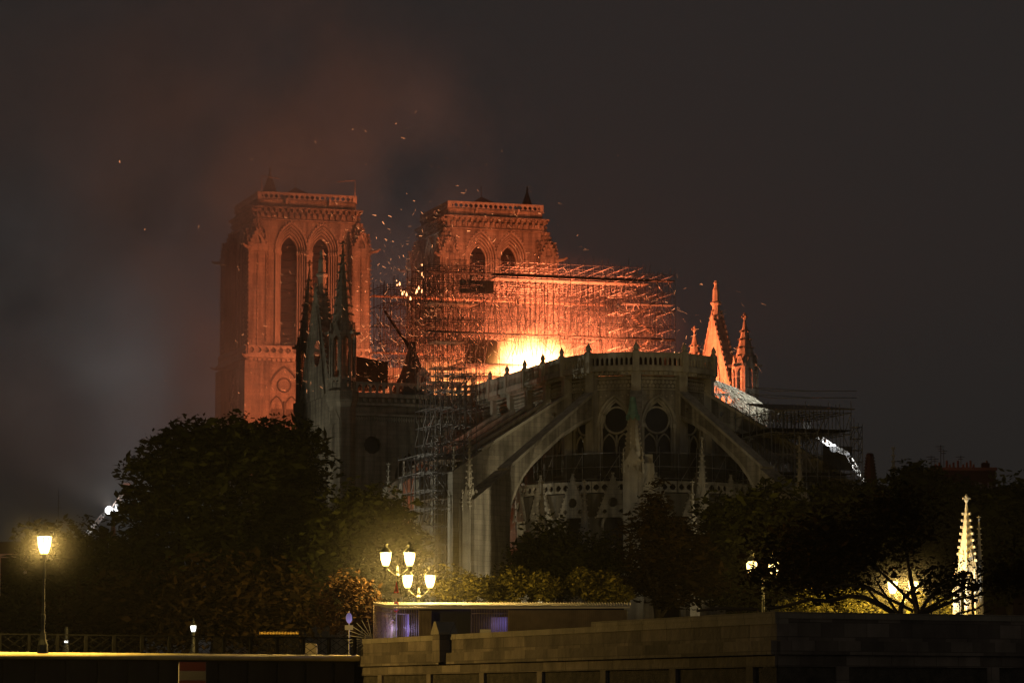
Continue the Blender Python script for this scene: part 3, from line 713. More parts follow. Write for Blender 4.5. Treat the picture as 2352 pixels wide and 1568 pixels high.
# ambulatory, tribune with gabled windows, ring of chapels
def ring(rad, h, n0=-96, n1=90, seg=10):
    a = [R(n0 + (n1 - n0) * i / seg) for i in range(seg + 1)]; return [Vector((rad * math.cos(k), rad * math.sin(k), 0)) for k in a]
rp = ring(13.2, 18); b = MB(); bt = MB(); bg_ = MB()
for i in range(10):
    p, q = rp[i], rp[i + 1]; X = q - p; L = X.length; X.normalize(); N = Vector((X.y, -X.x, 0)); c = L / 2
    b.panel(p, X, N, [(0, 0), (L, 0), (L, 17.6), (0, 17.6)], [arch(c, 10.5, 2.2, 14.2, 6)], 1.0)
    balustrade(bt, p + N * .2, q + N * .2, 17.7, 18.7, .2, .8, 'quat', N)
    bt.panel(p + N * .35, X, N, [(c - 1.7, 15.2), (c + 1.7, 15.2), (c, 19.6)], [circ(c, 16.6, .55, 10), arch(c, 15.25, 1.9, 14.6, 4)] if False else [circ(c, 16.7, .5, 10), quatre(c - .85, 15.8, .25), quatre(c + .85, 15.8, .25)], .25)
    for s in (-1, 1): crocket_line(bt, p + N * .25 + X * (c + s * 1.7) + Vector((0, 0, 15.2)), p + N * .25 + X * c + Vector((0, 0, 19.6)), .5, .16, X * s)
    ribs(bt, p + N * .05, X, N, archline(c, 2.3, 14.2, n=6), .14); bg_.box(p - N * .6 + X * c + Vector((0, 0, 13.2)), (2.4, .06, 6), X=X)
tr = b.build('tribune_wall', STONED, cath); bt.build('gabled_balustrade', STONE, tr); bg_.build('window_glass', GLASS, tr)  # shade of the tribune level put into the darker wall stone
b = MB(); b.bx(-31, 0, -13.2, -7.7, 0, 17.2); b.bx(-31, 0, 7.7, 13.2, 0, 17.2)
rp = ring(21.9, 9)
for i in range(10):
    p, q = rp[i], rp[i + 1]; X = q - p; L = X.length; X.normalize(); N = Vector((X.y, -X.x, 0))
    b.panel(p, X, N, [(0, 0), (L, 0), (L, 8.6), (0, 8.6)], [arch(L / 2, 2, 2.4, 5.5, 5)], 1.0)
b.bx(-31, 0, -21.9, -20.9, 0, 8.6); b.bx(-31, 0, 20.9, 21.9, 0, 8.6); b.build('chapel_ring', STONE, cath)
b = MB()
for i in range(10):
    a0, a1 = R(-96 + 18.6 * i), R(-96 + 18.6 * (i + 1))
    for r0, r1, z0, z1 in ((7.7, 13.0, 19.6, 17.5), (13.3, 22.0, 11, 8.7)):
        b.add([(r0 * math.cos(a0), r0 * math.sin(a0), z0), (r1 * math.cos(a0), r1 * math.sin(a0), z1), (r1 * math.cos(a1), r1 * math.sin(a1), z1), (r0 * math.cos(a1), r0 * math.sin(a1), z0)], [(0, 1, 2, 3)])
for s in (-1, 1): b.add([(-31, s * 13.3, 11), (0, s * 13.3, 11), (0, s * 22, 8.7), (-31, s * 22, 8.7)], [(0, 1, 2, 3)])
b.build('ambulatory_roof', LEAD, cath)
for k, (px, py, Y) in enumerate(((1342, 1098, 300), (1410, 1250, 306), (1245, 1100, 300), (1590, 1100, 305), (1612, 1000, 318))):
    o = at(px, py, Y); zz = o.z
    E = Vector((math.sin(CANG), -math.cos(CANG), 0)); Nn = Vector((math.cos(CANG), math.sin(CANG), 0)); d = o - CO
    u_, v_ = d.dot(E), d.dot(Nn); h = zz - GZ
    b = MB(); b.bx(u_ - .5, u_ + .5, v_ - .5, v_ + .5, 0, h - 6.4); spire(b, (u_, v_, h - 6.4), .55, 6, 8, .39, .55, .15)
    for s in (-1, 1):
        b.panel((u_ + s * .52, v_, 0), (0, s, 0), (s, 0, 0), [(-.5, h - 8), (.5, h - 8), (.5, h - 6.2), (0, h - 5), (-.5, h - 6.2)], [arch(0, h - 7.8, .55, h - 6.8, 3)], .1)
        b.panel((u_, v_ + s * .52, 0), (s, 0, 0), (0, s, 0), [(-.5, h - 8), (.5, h - 8), (.5, h - 6.2), (0, h - 5), (-.5, h - 6.2)], [arch(0, h - 7.8, .55, h - 6.8, 3)], .1)
    b.build('chapel_pinnacle', STONE2, cath)
# rain pipe on the centre pier
b = MB(); a = ANG[2]; p = Vector((8.45 * math.cos(a), 8.45 * math.sin(a), 0)); b.tube([p + Vector((0, 0, 17)), p + Vector((0, 0, 27.5))], .22, 8); b.build('rain_pipe', CHAR, cath)

#==SCAFFOLD
# ================================================================== SCAFFOLDS
def lattice(u, v, z, diag=.25, seed=1, drop=0.0, jit=.0):
    """posts, ledgers and braces of one scaffold block; u, v, z are the grid lines"""
    q = random.Random(seed); P, Q = [], []
    def s(a, b):
        if q.random() >= drop: P.append(a); Q.append(b)
    for a in u:
        for b_ in v:
            P.append((a, b_, z[0])); Q.append((a, b_, z[-1] + q.uniform(.3, 1.3)))
    for zz in z:
        for a in u: s((a, v[0], zz), (a, v[-1], zz))
        for b_ in v: s((u[0], b_, zz), (u[-1], b_, zz))
    for i in range(len(z) - 1):
        for a in u:
            for j in range(len(v) - 1):
                if q.random() < diag: s((a, v[j], z[i]), (a, v[j + 1], z[i + 1])) if q.random() < .5 else s((a, v[j + 1], z[i]), (a, v[j], z[i + 1]))
        for b_ in v:
            for j in range(len(u) - 1):
                if q.random() < diag: s((u[j], b_, z[i]), (u[j + 1], b_, z[i + 1])) if q.random() < .5 else s((u[j + 1], b_, z[i]), (u[j], b_, z[i + 1]))
    return P, Q
def lin(a, b, n): return [a + (b - a) * i / (n - 1) for i in range(n)]
sc = thing('spire_scaffold', 'giant steel tube scaffold on four legs standing over the burning crossing', 'scaffold', CO, CROT)
U0, U1, V0, V1 = -49.5, -25., -15.5, 13.7
legs = [((U1 - 6.5, U1), (V0, V0 + 6.5), 29), ((U0, U0 + 6.5), (V0, V0 + 6.5), 28), ((U1 - 6, U1), (V1 - 6, V1), 0), ((U0, U0 + 6), (V1 - 6, V1), 28)]
for i, (uu, vv, zb) in enumerate(legs):
    P, Q = lattice(lin(*uu, 5), lin(*vv, 5), lin(zb, 45, 23 if zb == 0 else 9), .22, 10 + i, .08); segs_mesh('scaffold_leg', P, Q, .033, GALV if i == 2 else TUBE_DARK, sc)
P, Q = lattice(lin(U1 - 5, U1, 4), lin(V0, V0 + 6.5, 5), lin(0, 29, 16), .25, 18, .08); segs_mesh('lower_leg', P, Q, .048, GALV, sc)
P, Q = lattice(lin(U0, U1, 13), lin(V0, V1, 15), lin(37.5, 44.2, 5), .34, 21, .38)
q = random.Random(5)
for i in range(520):   # heat-bent and hanging tubes under the bridge deck
    a, b_ = q.uniform(U0, U1), q.uniform(V0, V1); t = 37.5 - abs(q.gauss(0, 2.6)); z0 = q.uniform(37, 44)
    P.append((a, b_, z0)); Q.append((a + q.uniform(-1.5, 1.5), b_ + q.uniform(-1.8, 1.8), max(t, 31)))
segs_mesh('bridge_truss', P, Q, .026, TUBE_DARK, sc)
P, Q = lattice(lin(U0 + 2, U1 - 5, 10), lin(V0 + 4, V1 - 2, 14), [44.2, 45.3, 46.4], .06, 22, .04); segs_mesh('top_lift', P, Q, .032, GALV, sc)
P, Q = lattice(lin(U0 + 4, U1 - 6, 8), lin(V0 + 6.6, V1 - 8, 9), lin(30, 37.5, 5), .4, 23, .2); segs_mesh('inner_lift', P, Q, .035, TUBE_DARK, sc)
def deck(par, u0, u1, v0, v1, z, m=PLANK, nm='platform'):
    b = MB(); b.bx(u0, u1, v0, v1, z, z + .09); return b.build(nm, m, par)
for z in (37.6, 44.3): deck(sc, U1 - 1.4, U1 - .1, V0, V1, z, CHAR); deck(sc, U0 + .1, U0 + 1.4, V0, V1, z)
for z in (36.5, 33.6, 32.0, 40.8): deck(sc, U1 - 3.2, U1 - .2, V0 + q.uniform(0, 1), V0 + q.uniform(4, 6.4), z)
for z in (29.6, 33.6, 37.7, 41.6): deck(sc, U1 - 2, U1 - .2, V1 - 5.8, V1, z, GALV)
for z in (34.6, 33.2): deck(sc, U1 - 10, U1 - 4, V0 + 5, V0 + 14, z, CHAR)
b = MB(); b.bx(U1 - 9, U1 - 6, V0 + 7, V0 + 10, 34.8, 37.6); b.build('hoist_cabin', CHAR, sc)
for i, z in enumerate((30, 34, 38)):
    for k in range(2):
        b = MB(); d = 1 if k else -1
        for s in range(10): b.bx(U1 - 1.2, U1 - .4, V1 - 3.4 + d * (s - 5) * .28 - .14, V1 - 3.4 + d * (s - 5) * .28 + .14, z + k * 2 + s * .2, z + k * 2 + s * .2 + .05)
        b.build('stair_flight', PLANK, sc)
b = MB(); b.bx(U1 - 4.5, U1 - 4.4, V0 + 5, V0 + 9, 42.6, 44.1); b.build('sheeting', TARP, sc)
b = MB(); b.bx(U1 - 2.6, U1 - .3, V0 + 8, V1 - 3, 43.9, 44.0); b.build('burnt_decking', TARP, sc)
# small flames still burning on the scaffold's shoulder
fl = thing('scaffold_flames', 'small pink flames licking a burnt hole at the upper left shoulder of the tall scaffold', 'flame', CO, CROT)
for i in range(16):
    a = math.pi * (1.05 + .95 * i / 15) + q.uniform(-.15, .15); cu, cv, cz = -28, -16.6 + 1.5 * math.cos(a), 43.6 + 2.0 * math.sin(a) + (1.6 if i > 11 else 0) * (i - 11) / 4
    b = MB(); s = q.choice((.03, .04, .06, .11)); cv += q.uniform(-.3, .3); cz += q.uniform(-.3, .3); b.lathe((cu, cv, cz), [(s * .4, -s), (s, 0), (s * .6, s * 1.4), (.01, s * 2.8)], 6); b.build('flame', FLAMEM, fl)

def side_scaffold(name, label, us, vs, zs, seed, r=.03, diag=.28):
    t = thing(name, label, 'scaffold', CO, CROT); P, Q = lattice(us, vs, zs, diag, seed, .12); segs_mesh('tube_frame', P, Q, r, GALV, t); return t
ss = side_scaffold('scaffold', 'grey tube scaffold climbing the dark choir piers left of the big lit flying buttress', lin(-12, -2, 7), lin(-22.5, -15.6, 6), lin(0, 22.2, 13), 31, .055)
P, Q = lattice(lin(-12, -6.5, 4), lin(-19.5, -15.6, 4), lin(22.2, 31, 6), .3, 34, .08); segs_mesh('upper_tube_frame', P, Q, .05, GALV, ss)
for z in (21.6, 17.6, 13.5, 9.6): deck(ss, -9, -2.2, -21 + q.uniform(-1, 2), -15.8, z)
P, Q = lattice([-2.4, -1.4], [-21.8, -20.6], lin(0, 24, 25), .6, 33); segs_mesh('hoist_mast', P, Q, .04, GALV, ss)
NU0, NU1, NV0, NV1 = 5.5, 17.0, 8.0, 16.7
ns = side_scaffold('scaffold', 'dark canopied scaffold wrapped round the north choir buttresses, lights shining through', lin(NU0, NU1, 7), lin(NV0, NV1, 8), lin(0, 25.8, 13), 41, .04)
P, Q = lattice([NU1, NU1 - 1], [NV1 + .3, NV1 + 1.2], lin(0, 24.4, 22), .7, 42); segs_mesh('ladder_mast', P, Q, .04, GALV, ns)
b = MB(); b.poly([(NU1 + .5, NV0 + .2, 25.9), (NU1 + .5, NV1 + .2, 26.2), (NU0, NV1 + .2, 27.6), (NU0, NV0 + 2, 27.6)], (0, 0, 1), .12); b.build('canopy', TARP, ns)
P, Q = [], []
for z in (27.0, 27.7):
    for a, b_, dz, a2, b2, dz2 in ((NU1 + .5, NV0, 0, NU0, NV0 + 2, 1.6), (NU0, NV0 + 2, 1.6, NU0, NV1 + .4, 1.4), (NU1 + .5, NV0, 0, NU1 + .5, NV1 + .4, .3), (NU1 + .5, NV1 + .4, .3, NU0, NV1 + .4, 1.4)): P.append((a, b_, z + dz)); Q.append((a2, b2, z + dz2))
segs_mesh('guard_rail', P, Q, .035, GALV, ns)
for z in (24.0, 19.6, 15.6): deck(ns, NU0, NU1, NV0, NV1, z, CHAR)
for z0, z1, va, vb in ((0, 14.6, NV0 + .2, NV1), (15.8, 18.4, NV0 + 4, NV1 - 1), (20, 22.4, NV0 + 5.5, NV1)):
    b = MB(); b.bx(NU1 + .06, NU1 + .08, va, vb, z0, z1); b.build('debris_net', NET, ns)
nsf = thing('scaffold', 'low netted scaffold with thin posts standing on the apse terrace under the big windows', 'scaffold', CO, CROT)
rp = ring(11.4, 0, -90, 72, 16); P, Q = [], []
for i, p in enumerate(rp):
    P.append((p.x, p.y, 18.2)); Q.append((p.x, p.y, 22.4))
    if i < 16:
        n_ = rp[i + 1]
        for z in (19.2, 20.4, 21.8): P.append((p.x, p.y, z)); Q.append((n_.x, n_.y, z))
        if i % 2: P.append((p.x, p.y, 18.6)); Q.append((n_.x, n_.y, 21.6))
segs_mesh('tube_frame', P, Q, .03, GALV, nsf)
for i in range(16):
    b = MB(); p, n_ = rp[i], rp[i + 1]; b.add([(p.x, p.y, 18.2), (n_.x, n_.y, 18.2), (n_.x, n_.y, 21.7), (p.x, p.y, 21.7)], [(0, 1, 2, 3)]); b.build('debris_net', NET, nsf)

#==FIRE
# ================================================================== FIRE, SMOKE, SPARKS
def vol_mat(name, build):
    m = bpy.data.materials.new(name); m.use_nodes = True; n = m.node_tree; n.nodes.clear(); o = n.nodes.new('ShaderNodeOutputMaterial')
    n.links.new(build(n, n.links.new), o.inputs['Volume']); return m
def sphere_mb(n=20, m=12, wob=0.0, seed=0):
    b = MB(); rr = random.Random(seed); 
    b.lathe((0, 0, 0), [(max(.02, math.sin(math.pi * i / m)), -math.cos(math.pi * i / m)) for i in range(m + 1)], n); return b
def fire_vol(core, edge, s, nscale, fall=1.4):
    def f(n, L):
        tc = n.nodes.new('ShaderNodeTexCoord'); ln = n.nodes.new('ShaderNodeVectorMath'); ln.operation = 'LENGTH'; L(tc.outputs['Object'], ln.inputs[0])
        rv = n.nodes.new('ShaderNodeMath'); rv.operation = 'SUBTRACT'; rv.use_clamp = True; rv.inputs[0].default_value = 1; L(ln.outputs['Value'], rv.inputs[1])
        pw = n.nodes.new('ShaderNodeMath'); pw.operation = 'POWER'; L(rv.outputs[0], pw.inputs[0]); pw.inputs[1].default_value = fall
        mp = n.nodes.new('ShaderNodeMapping'); mp.inputs['Scale'].default_value = (1, 1, .45); L(tc.outputs['Object'], mp.inputs[0])
        no = n.nodes.new('ShaderNodeTexNoise'); no.inputs['Scale'].default_value = nscale; no.inputs['Detail'].default_value = 3; L(mp.outputs[0], no.inputs['Vector'])
        nr = n.nodes.new('ShaderNodeMapRange'); nr.inputs[1].default_value = .38; nr.inputs[2].default_value = .72; nr.inputs[3].default_value = .03; nr.inputs[4].default_value = 1.6; L(no.outputs[0], nr.inputs[0])
        mu = n.nodes.new('ShaderNodeMath'); mu.operation = 'MULTIPLY'; L(pw.outputs[0], mu.inputs[0]); L(nr.outputs[0], mu.inputs[1])
        m2 = n.nodes.new('ShaderNodeMath'); m2.operation = 'MULTIPLY'; L(mu.outputs[0], m2.inputs[0]); m2.inputs[1].default_value = s
        cr = n.nodes.new('ShaderNodeMixRGB'); cr.inputs[1].default_value = (*edge, 1); cr.inputs[2].default_value = (*core, 1); L(rv.outputs[0], cr.inputs[0])
        e = n.nodes.new('ShaderNodeEmission'); L(cr.outputs[0], e.inputs[0]); L(m2.outputs[0], e.inputs[1]); return e.outputs[0]
    return f
fire = thing('roof_fire', 'blinding yellow and orange blaze burning on the vault behind the apse balustrade', 'fire', CO, CROT)
def blob(name, m, par, c, s, rot=(0, 0, 0)):
    o = sphere_mb().build(name, m, par); o.location = c; o.scale = s; o.rotation_euler = rot; return o
FV1 = vol_mat('fire core', fire_vol((1, .72, .34), (1, .32, .05), 5.0, 2.8))
FV2 = vol_mat('fire glow', fire_vol((1, .26, .06), (1, .14, .035), .026, 2.4, 1.3))
blob('flame_glow', FV1, fire, (-31, -1.6, 33.4), (5.5, 6, 6))
FV3 = vol_mat('fire tail', fire_vol((1, .5, .14), (1, .25, .06), .75, 2.6))
blob('flame_glow', FV3, fire, (-29.5, 2.6, 33.2), (4, 8.5, 4.2)); blob('flame_glow', FV3, fire, (-36, -8.5, 31.8), (6, 8, 5.0))
blob('flame_glow', FV2, fire, (-37, -1.5, 34), (15, 15, 12))  # emissive glow standing in for smoke lit by the fire
for i in range(9):
    a = R(-21 + 40 * (i / 8)); r0 = 6.8; b = MB(); s = q.uniform(.1, .22)
    b.lathe((r0 * math.cos(a), r0 * math.sin(a), 32.0 + q.uniform(0, .3)), [(s * .5, -s), (s, 0), (s * .5, s), (.01, s * 2)], 6); b.build('flame_tongue', FLAMEM, fire)
FCOL = (1, .195, .07)
point(fire, (-37, 2, 33.6), 2.1e5, FCOL, 2.5)
point(fire, (-54, 5, 33.5), 0.6e5, FCOL, 2.0)

def spark_cloud():
    q = np.random.default_rng(3); P, Q, r = [], [], []
    def add(n, cu, cv, cz, su, sv, sz, lmin, lmax, rise):
        for _ in range(n):
            p = np.array([q.normal(cu, su), q.normal(cv, sv), cz + abs(q.normal(0, sz)) if rise else q.normal(cz, sz)])
            if p[2] < 31: p[2] = 31 + q.uniform(0, 4)
            d = q.normal(0, .7, 3); d[2] -= .5; d[1] += .8; d /= np.linalg.norm(d)
            P.append(p); Q.append(p + d * q.uniform(lmin, lmax)); r.append(q.choice([.0025, .004, .006, .009], p=[.45, .35, .17, .03]))
    add(2200, -37, 0, 33, 8, 9, 5, .2, .7, True)
    add(1500, -38, -12, 37, 9, 7, 8, .15, .5, False)
    add(200, -44, -18, 42, 12, 10, 11, .12, .45, False)
    add(40, -46, -12, 50, 16, 12, 8, .12, .45, False)
    add(260, -30, 2, 36, 4, 8, 3, .5, 1.6, False)
    o = segs_mesh('sparks', np.array(P), np.array(Q), np.array(r), EMBER)
    o.location = CO; o.rotation_euler = (0, 0, CROT); return tag(o, kind='stuff')
spark_cloud()

def smoke_mat(dens, nscale, lo, hi, col=(.55, .55, .56), fall=.9, an=.2):
    def f(n, L):
        tc = n.nodes.new('ShaderNodeTexCoord'); ln = n.nodes.new('ShaderNodeVectorMath'); ln.operation = 'LENGTH'; L(tc.outputs['Object'], ln.inputs[0])
        rv = n.nodes.new('ShaderNodeMath'); rv.operation = 'SUBTRACT'; rv.use_clamp = True; rv.inputs[0].default_value = 1; L(ln.outputs['Value'], rv.inputs[1])
        pw = n.nodes.new('ShaderNodeMath'); pw.operation = 'POWER'; L(rv.outputs[0], pw.inputs[0]); pw.inputs[1].default_value = fall
        no = n.nodes.new('ShaderNodeTexNoise'); no.inputs['Scale'].default_value = nscale; no.inputs['Detail'].default_value = 4; L(tc.outputs['Object'], no.inputs['Vector'])
        nr = n.nodes.new('ShaderNodeMapRange'); nr.inputs[1].default_value = lo; nr.inputs[2].default_value = hi; L(no.outputs[0], nr.inputs[0])
        mu = n.nodes.new('ShaderNodeMath'); mu.operation = 'MULTIPLY'; L(pw.outputs[0], mu.inputs[0]); L(nr.outputs[0], mu.inputs[1])
        m2 = n.nodes.new('ShaderNodeMath'); m2.operation = 'MULTIPLY'; L(mu.outputs[0], m2.inputs[0]); m2.inputs[1].default_value = dens
        pv = n.nodes.new('ShaderNodeVolumePrincipled'); pv.inputs['Color'].default_value = (*col, 1); pv.inputs['Anisotropy'].default_value = an; L(m2.outputs[0], pv.inputs['Density']); return pv.outputs[0]
    return f
def smoke(c, s, m, rot=(0, 0, 0)):
    o = sphere_mb(24, 14).build('smoke', m); o.location = c; o.scale = s; o.rotation_euler = rot; return tag(o, kind='stuff')
GREY = (.62, .74, .82); BLUEG = (.4, .66, .85)
smoke(cw(-80, -38, 56), (60, 46, 42), vol_mat('drifting smoke', smoke_mat(.036, 2.6, .44, .62, BLUEG)), (0, -.25, CROT))
smoke(at(400, 800, 445), (50, 40, 36), vol_mat('low smoke bank', smoke_mat(.02, 2.4, .4, .66, (.55, .72, .9), .8)), (0, 0, .3))
smoke(at(820, 430, 446), (30, 30, 32), vol_mat('rising smoke', smoke_mat(.05, 2.8, .44, .62, BLUEG, .8)), (0, -.7, 0))
smoke(at(530, 720, 398), (15, 14, 24), vol_mat('smoke veil', smoke_mat(.03, 2.2, .4, .7, GREY, .8)), (0, -.2, 0))
smoke(cw(-36, 2, 37), (15, 18, 12), vol_mat('fire lit smoke', smoke_mat(.035, 2.2, .35, .7, (.6, .58, .58))), (0, 0, CROT))

#==LAMPS
# ================================================================== LAMPS
def lantern_parts(root, x, z, s=1.0, gm=LANTERN, frame=BRONZ, light=None, col=(1, .62, .15)):
    b = MB(); b.lathe((x, 0, z), [(.1 * s, -.38 * s), (.17 * s, -.3 * s), (.23 * s, -.12 * s), (.27 * s, .08 * s), (.28 * s, .24 * s), (.25 * s, .32 * s)], 12); g_ = b.build('lantern_glass', gm, root)
    b = MB(); b.lathe((x, 0, z), [(.3 * s, .31 * s), (.31 * s, .36 * s), (.2 * s, .5 * s), (.1 * s, .58 * s), (.09 * s, .7 * s), (.14 * s, .74 * s), (.03 * s, .86 * s), (.01, .98 * s)], 8)
    b.lathe((x, 0, z), [(.05 * s, -.62 * s), (.09 * s, -.5 * s), (.15 * s, -.37 * s)], 8)
    for i in range(8):
        a = i * math.pi / 4; b.tube([(x + .135 * s * math.cos(a), .135 * s * math.sin(a), z - .36 * s), (x + .29 * s * math.cos(a), .29 * s * math.sin(a), z + .31 * s)], .012 * s, 4)
    b.build('lantern_frame', frame, root)
    if light: point(root, (x, 0, z), light, col, .25)
def double_lamp(base, hgt, half, label, power, rot=0, s=1.3):
    t = thing('street_lamp', label, 'street lamp', base, rot, 'two armed street lamps on the island')
    b = MB(); b.lathe((0, 0, 0), [(.3, 0), (.3, .3), (.2, .5), (.16, 1.2), (.19, 1.3), (.1, 1.5), (.075, hgt - 1.5), (.13, hgt - 1.45), (.1, hgt - 1.3), (.16, hgt - 1.1), (.06, hgt - .95), (.1, hgt - .8), (.02, hgt - .45)], 10); b.build('post', BRONZ, t)
    for sx in (-1, 1):
        b = MB(); z = hgt - 1.1
        b.tube([(0, 0, z), (sx * half * .3, 0, z + .02), (sx * half * .6, 0, z + .22), (sx * half * .85, 0, z + .42), (sx * half * 1.12, 0, z + .42)], [.07, .06, .055, .05, .03], 6); b.build('arm', BRONZ, t)
        lantern_parts(t, sx * half, hgt, s, light=power)
    return t
LP = 8000
def base_of(p, h): return (p.x, p.y, p.z - h)
pA = at(913.5, 1283, 213); hA = pA.z - GZ + .2; double_lamp(base_of(pA, hA), hA, .79, 'taller glowing two armed street lamp above the left end of the slatted pavilion roof', LP)
pB = at(962, 1334, 226); hB = pB.z - GZ + .2; double_lamp(base_of(pB, hB), hB, .79, 'lower glowing two armed street lamp just right of the taller one', LP)
pC = at(1752, 1303, 216); hC = pC.z - GZ + .2; double_lamp(base_of(pC, hC), hC, .74, 'two armed street lamp half hidden by dark branches above the quay wall bend', 4000)
pD = at(2074, 1348, 236); hD = pD.z - GZ + .2; double_lamp(base_of(pD, hD), hD, .76, 'two armed street lamp glaring behind the low spreading tree and yellow hedge', LP * 1.0)
def single_lamp(p, gz, label, s, power, gm=LANTERN, col=(1, .62, .15), group=None):
    h = p.z - gz; t = thing('street_lamp', label, 'street lamp', (p.x, p.y, gz), 0, group)
    b = MB(); b.lathe((0, 0, 0), [(.32, 0), (.3, .5), (.2, .8), (.17, 1.0), (.11, 1.3), (.1, 1.4), (.13, 2.2), (.09, 2.35), (.07, h - .8), (.1, h - .75), (.05, h - .6)], 10); b.build('post', BRONZ, t)
    lantern_parts(t, 0, h, s, gm, light=power, col=col); return t
single_lamp(at(102, 1250, 186), ZL + .1, 'single lantern street lamp on the bridge, far left, with a tall fluted post', 1.45, 25000)
single_lamp(at(444, 1443, 226), GZ - .25, 'small white lantern glowing above the bridge railing under the big tree', .72, 60, WLANT, (1, .95, .8), 'small white lanterns in the garden')
single_lamp(at(152, 1475, 224), GZ - .25, 'small white lantern shining through the bars of the bridge railing, far left', .46, 40, WLANT, (1, .95, .8), 'small white lanterns in the garden')
# hidden garden floodlights that light the apse from the east
def floodlight(loc, aim, power, label, col, ang=70, bl=.5, rad=.15):
    t = thing('floodlight', label, 'floodlight', loc, 0, 'garden floodlights aimed at the apse'); d = (Vector(aim) - Vector(loc)).normalized(); h = Vector((d.x, d.y, 0)).normalized()
    b = MB(); b.tube([(0, 0, -1.2), (0, 0, 0)], .06, 6); b.bx(-.3, .3, -.3, .3, -1.25, -1.15); b.build('stand', IRON, t)
    b = MB(); b.box(tuple(-d * .02), (.1, .6, .45), X=d, Y=Vector((0, 0, 1)).cross(h)); b.build('housing', IRON, t)
    b = MB(); b.box(tuple(d * .05), (.03, .52, .38), X=d, Y=Vector((0, 0, 1)).cross(h)); b.build('lens', FLOODG, t)
    point(t, tuple(d * .25), power, col, rad, (d, ang, bl)); return t
FLC = (1, .82, .5)
floodlight(cw(50, 18, 1.3), cw(22, -9, 14), 11000, 'low floodlight on the lawn north of the apse, shining across at the green capped pinnacle', FLC, 30)
floodlight(cw(-12, -46, 1.3), cw(-11, -19, 17), 17000, 'low floodlight behind the big chestnut, shining up at the scaffold on the choir piers', (1, .93, .72), 64)
floodlight(cw(36.6, -20.2, 1.3), cw(14, -20.5, 11.5), 16000, 'low floodlight under the park trees, shining at the tall flying buttress pier', FLC, 39)
floodlight(cw(42, -3, 1.3), cw(7, 0, 27), 3200, 'low floodlight far out on the lawn, shining at the top of the apse', FLC, 36)
df = thing('debris_fire', 'small orange fire smouldering on the aisle roof behind the choir buttresses', 'fire', CO, CROT)
for q_ in ((-15.5, -15.2, 10.4, .3), (-16.2, -14.6, 10.4, .22), (-14.8, -14.8, 10.4, .18)):
    b = MB(); b.lathe(q_[:3], [(q_[3] * .5, 0), (q_[3], q_[3]), (q_[3] * .5, q_[3] * 2.4), (.01, q_[3] * 4)], 7); b.build('flame', FLAMEM, df)
point(df, (-15.5, -15.2, 12.2), 2600, FCOL, .5)
floodlight(cw(-29, -58, 1.3), cw(-32, -24, 32), 16000, 'low floodlight far behind the big chestnut, shining up at the south transept spires', (1, .9, .66), 32)
floodlight(cw(-122, -12, 1.3), cw(-112, -14, 60), 52000, 'unseen floodlight added on the square behind the towers, pointing up into the smoke', (1, .77, .66), 110, .8)  # unseen lamp added to light the smoke from behind
mon = at(2226, 1400, 240)

#==STREET
# ================================================================== PAVILION AND STREET THINGS ON THE QUAY
kf0 = at(905, 1398, 205); kf1 = at(1447, 1394, 203); kb0 = at(858, 1390, 210.5); kb1 = at(1447, 1387, 211)
zE, zR = kf0.z, kb0.z + .05; zF = GZ - .25
kx = Vector((kf0.x, kf0.y, 0)); pav = thing('pavilion', 'long low slatted pavilion with a ribbed roof and violet light inside its left end', 'pavilion', (kf0.x, kf0.y, zF))
def KP(p, z): return Vector((p.x - kf0.x, p.y - kf0.y, z - zF))
F0, F1, B0, B1 = [KP(p, zF) for p in (kf0, kf1, kb0, kb1)]; HE, HR = zE - zF, zR - zF
XF = (F1 - F0).normalized(); LF = (F1 - F0).length; up = Vector((0, 0, 1))
b = MB(); v_ = [F0 + up * HE, F1 + up * HE, B1 + up * HR, B0 + up * HR]; v_ = v_ + [p + up * .12 for p in v_]
b.add(v_, [(3, 2, 1, 0), (4, 5, 6, 7), (0, 1, 5, 4), (1, 2, 6, 5), (2, 3, 7, 6), (3, 0, 4, 7)]); roof = b.build('roof', KROOF, pav)
P, Q = [], []; n = 92
for i in range(n + 1):
    t = i / n; P.append(F0.lerp(F1, t) + up * (HE + .15) - Vector((0, .12, 0))); Q.append(B0.lerp(B1, t) + up * (HR + .15))
segs_mesh('roof_ribs', P, Q, .035, KROOF, roof)
def bars(A, B, n, z0, h0, h1, m, nm='slat_screen', r=.025):
    P, Q = [], []
    for i in range(n + 1):
        t = i / n; p = A.lerp(B, t); P.append(p + up * z0); Q.append(p + up * (h0 + (h1 - h0) * t))
    P.append(A + up * (h0 - .3)); Q.append(B + up * (h1 - .3)); P.append(A + up * (z0 + .15)); Q.append(B + up * (z0 + .15)); return segs_mesh(nm, P, Q, r, m, pav)
def fx(px): return F0 + XF * (LF * (px - 905) / (1447 - 905))
bars(B0, F0, 16, 0, HR, HE, KIOSK); bars(fx(905), fx(962), 14, 0, HE, HE, KIOSK); bars(fx(1084), fx(1168), 22, 0, HE, HE, KIOSK)
def kpanel(x0, x1, z0, z1, m, nm, d=0.0, ribn=0):
    a, c = fx(x0), fx(x1); b = MB(); b.box((a + c) / 2 + Vector((0, d, (z0 + z1) / 2)), ((c - a).length, .06, z1 - z0), X=XF)
    for i in range(ribn): b.box(a.lerp(c, (i + .5) / ribn) + Vector((0, d - .05, (z0 + z1) / 2)), (.04, .05, z1 - z0), X=XF)
    return b.build(nm, m, pav)
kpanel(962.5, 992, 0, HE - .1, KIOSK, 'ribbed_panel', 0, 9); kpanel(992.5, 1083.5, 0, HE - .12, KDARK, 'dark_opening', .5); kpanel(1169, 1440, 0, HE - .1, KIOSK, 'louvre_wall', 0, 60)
kpanel(1104, 1129, .75, 1.75, BOARD, 'notice_board', -.08)
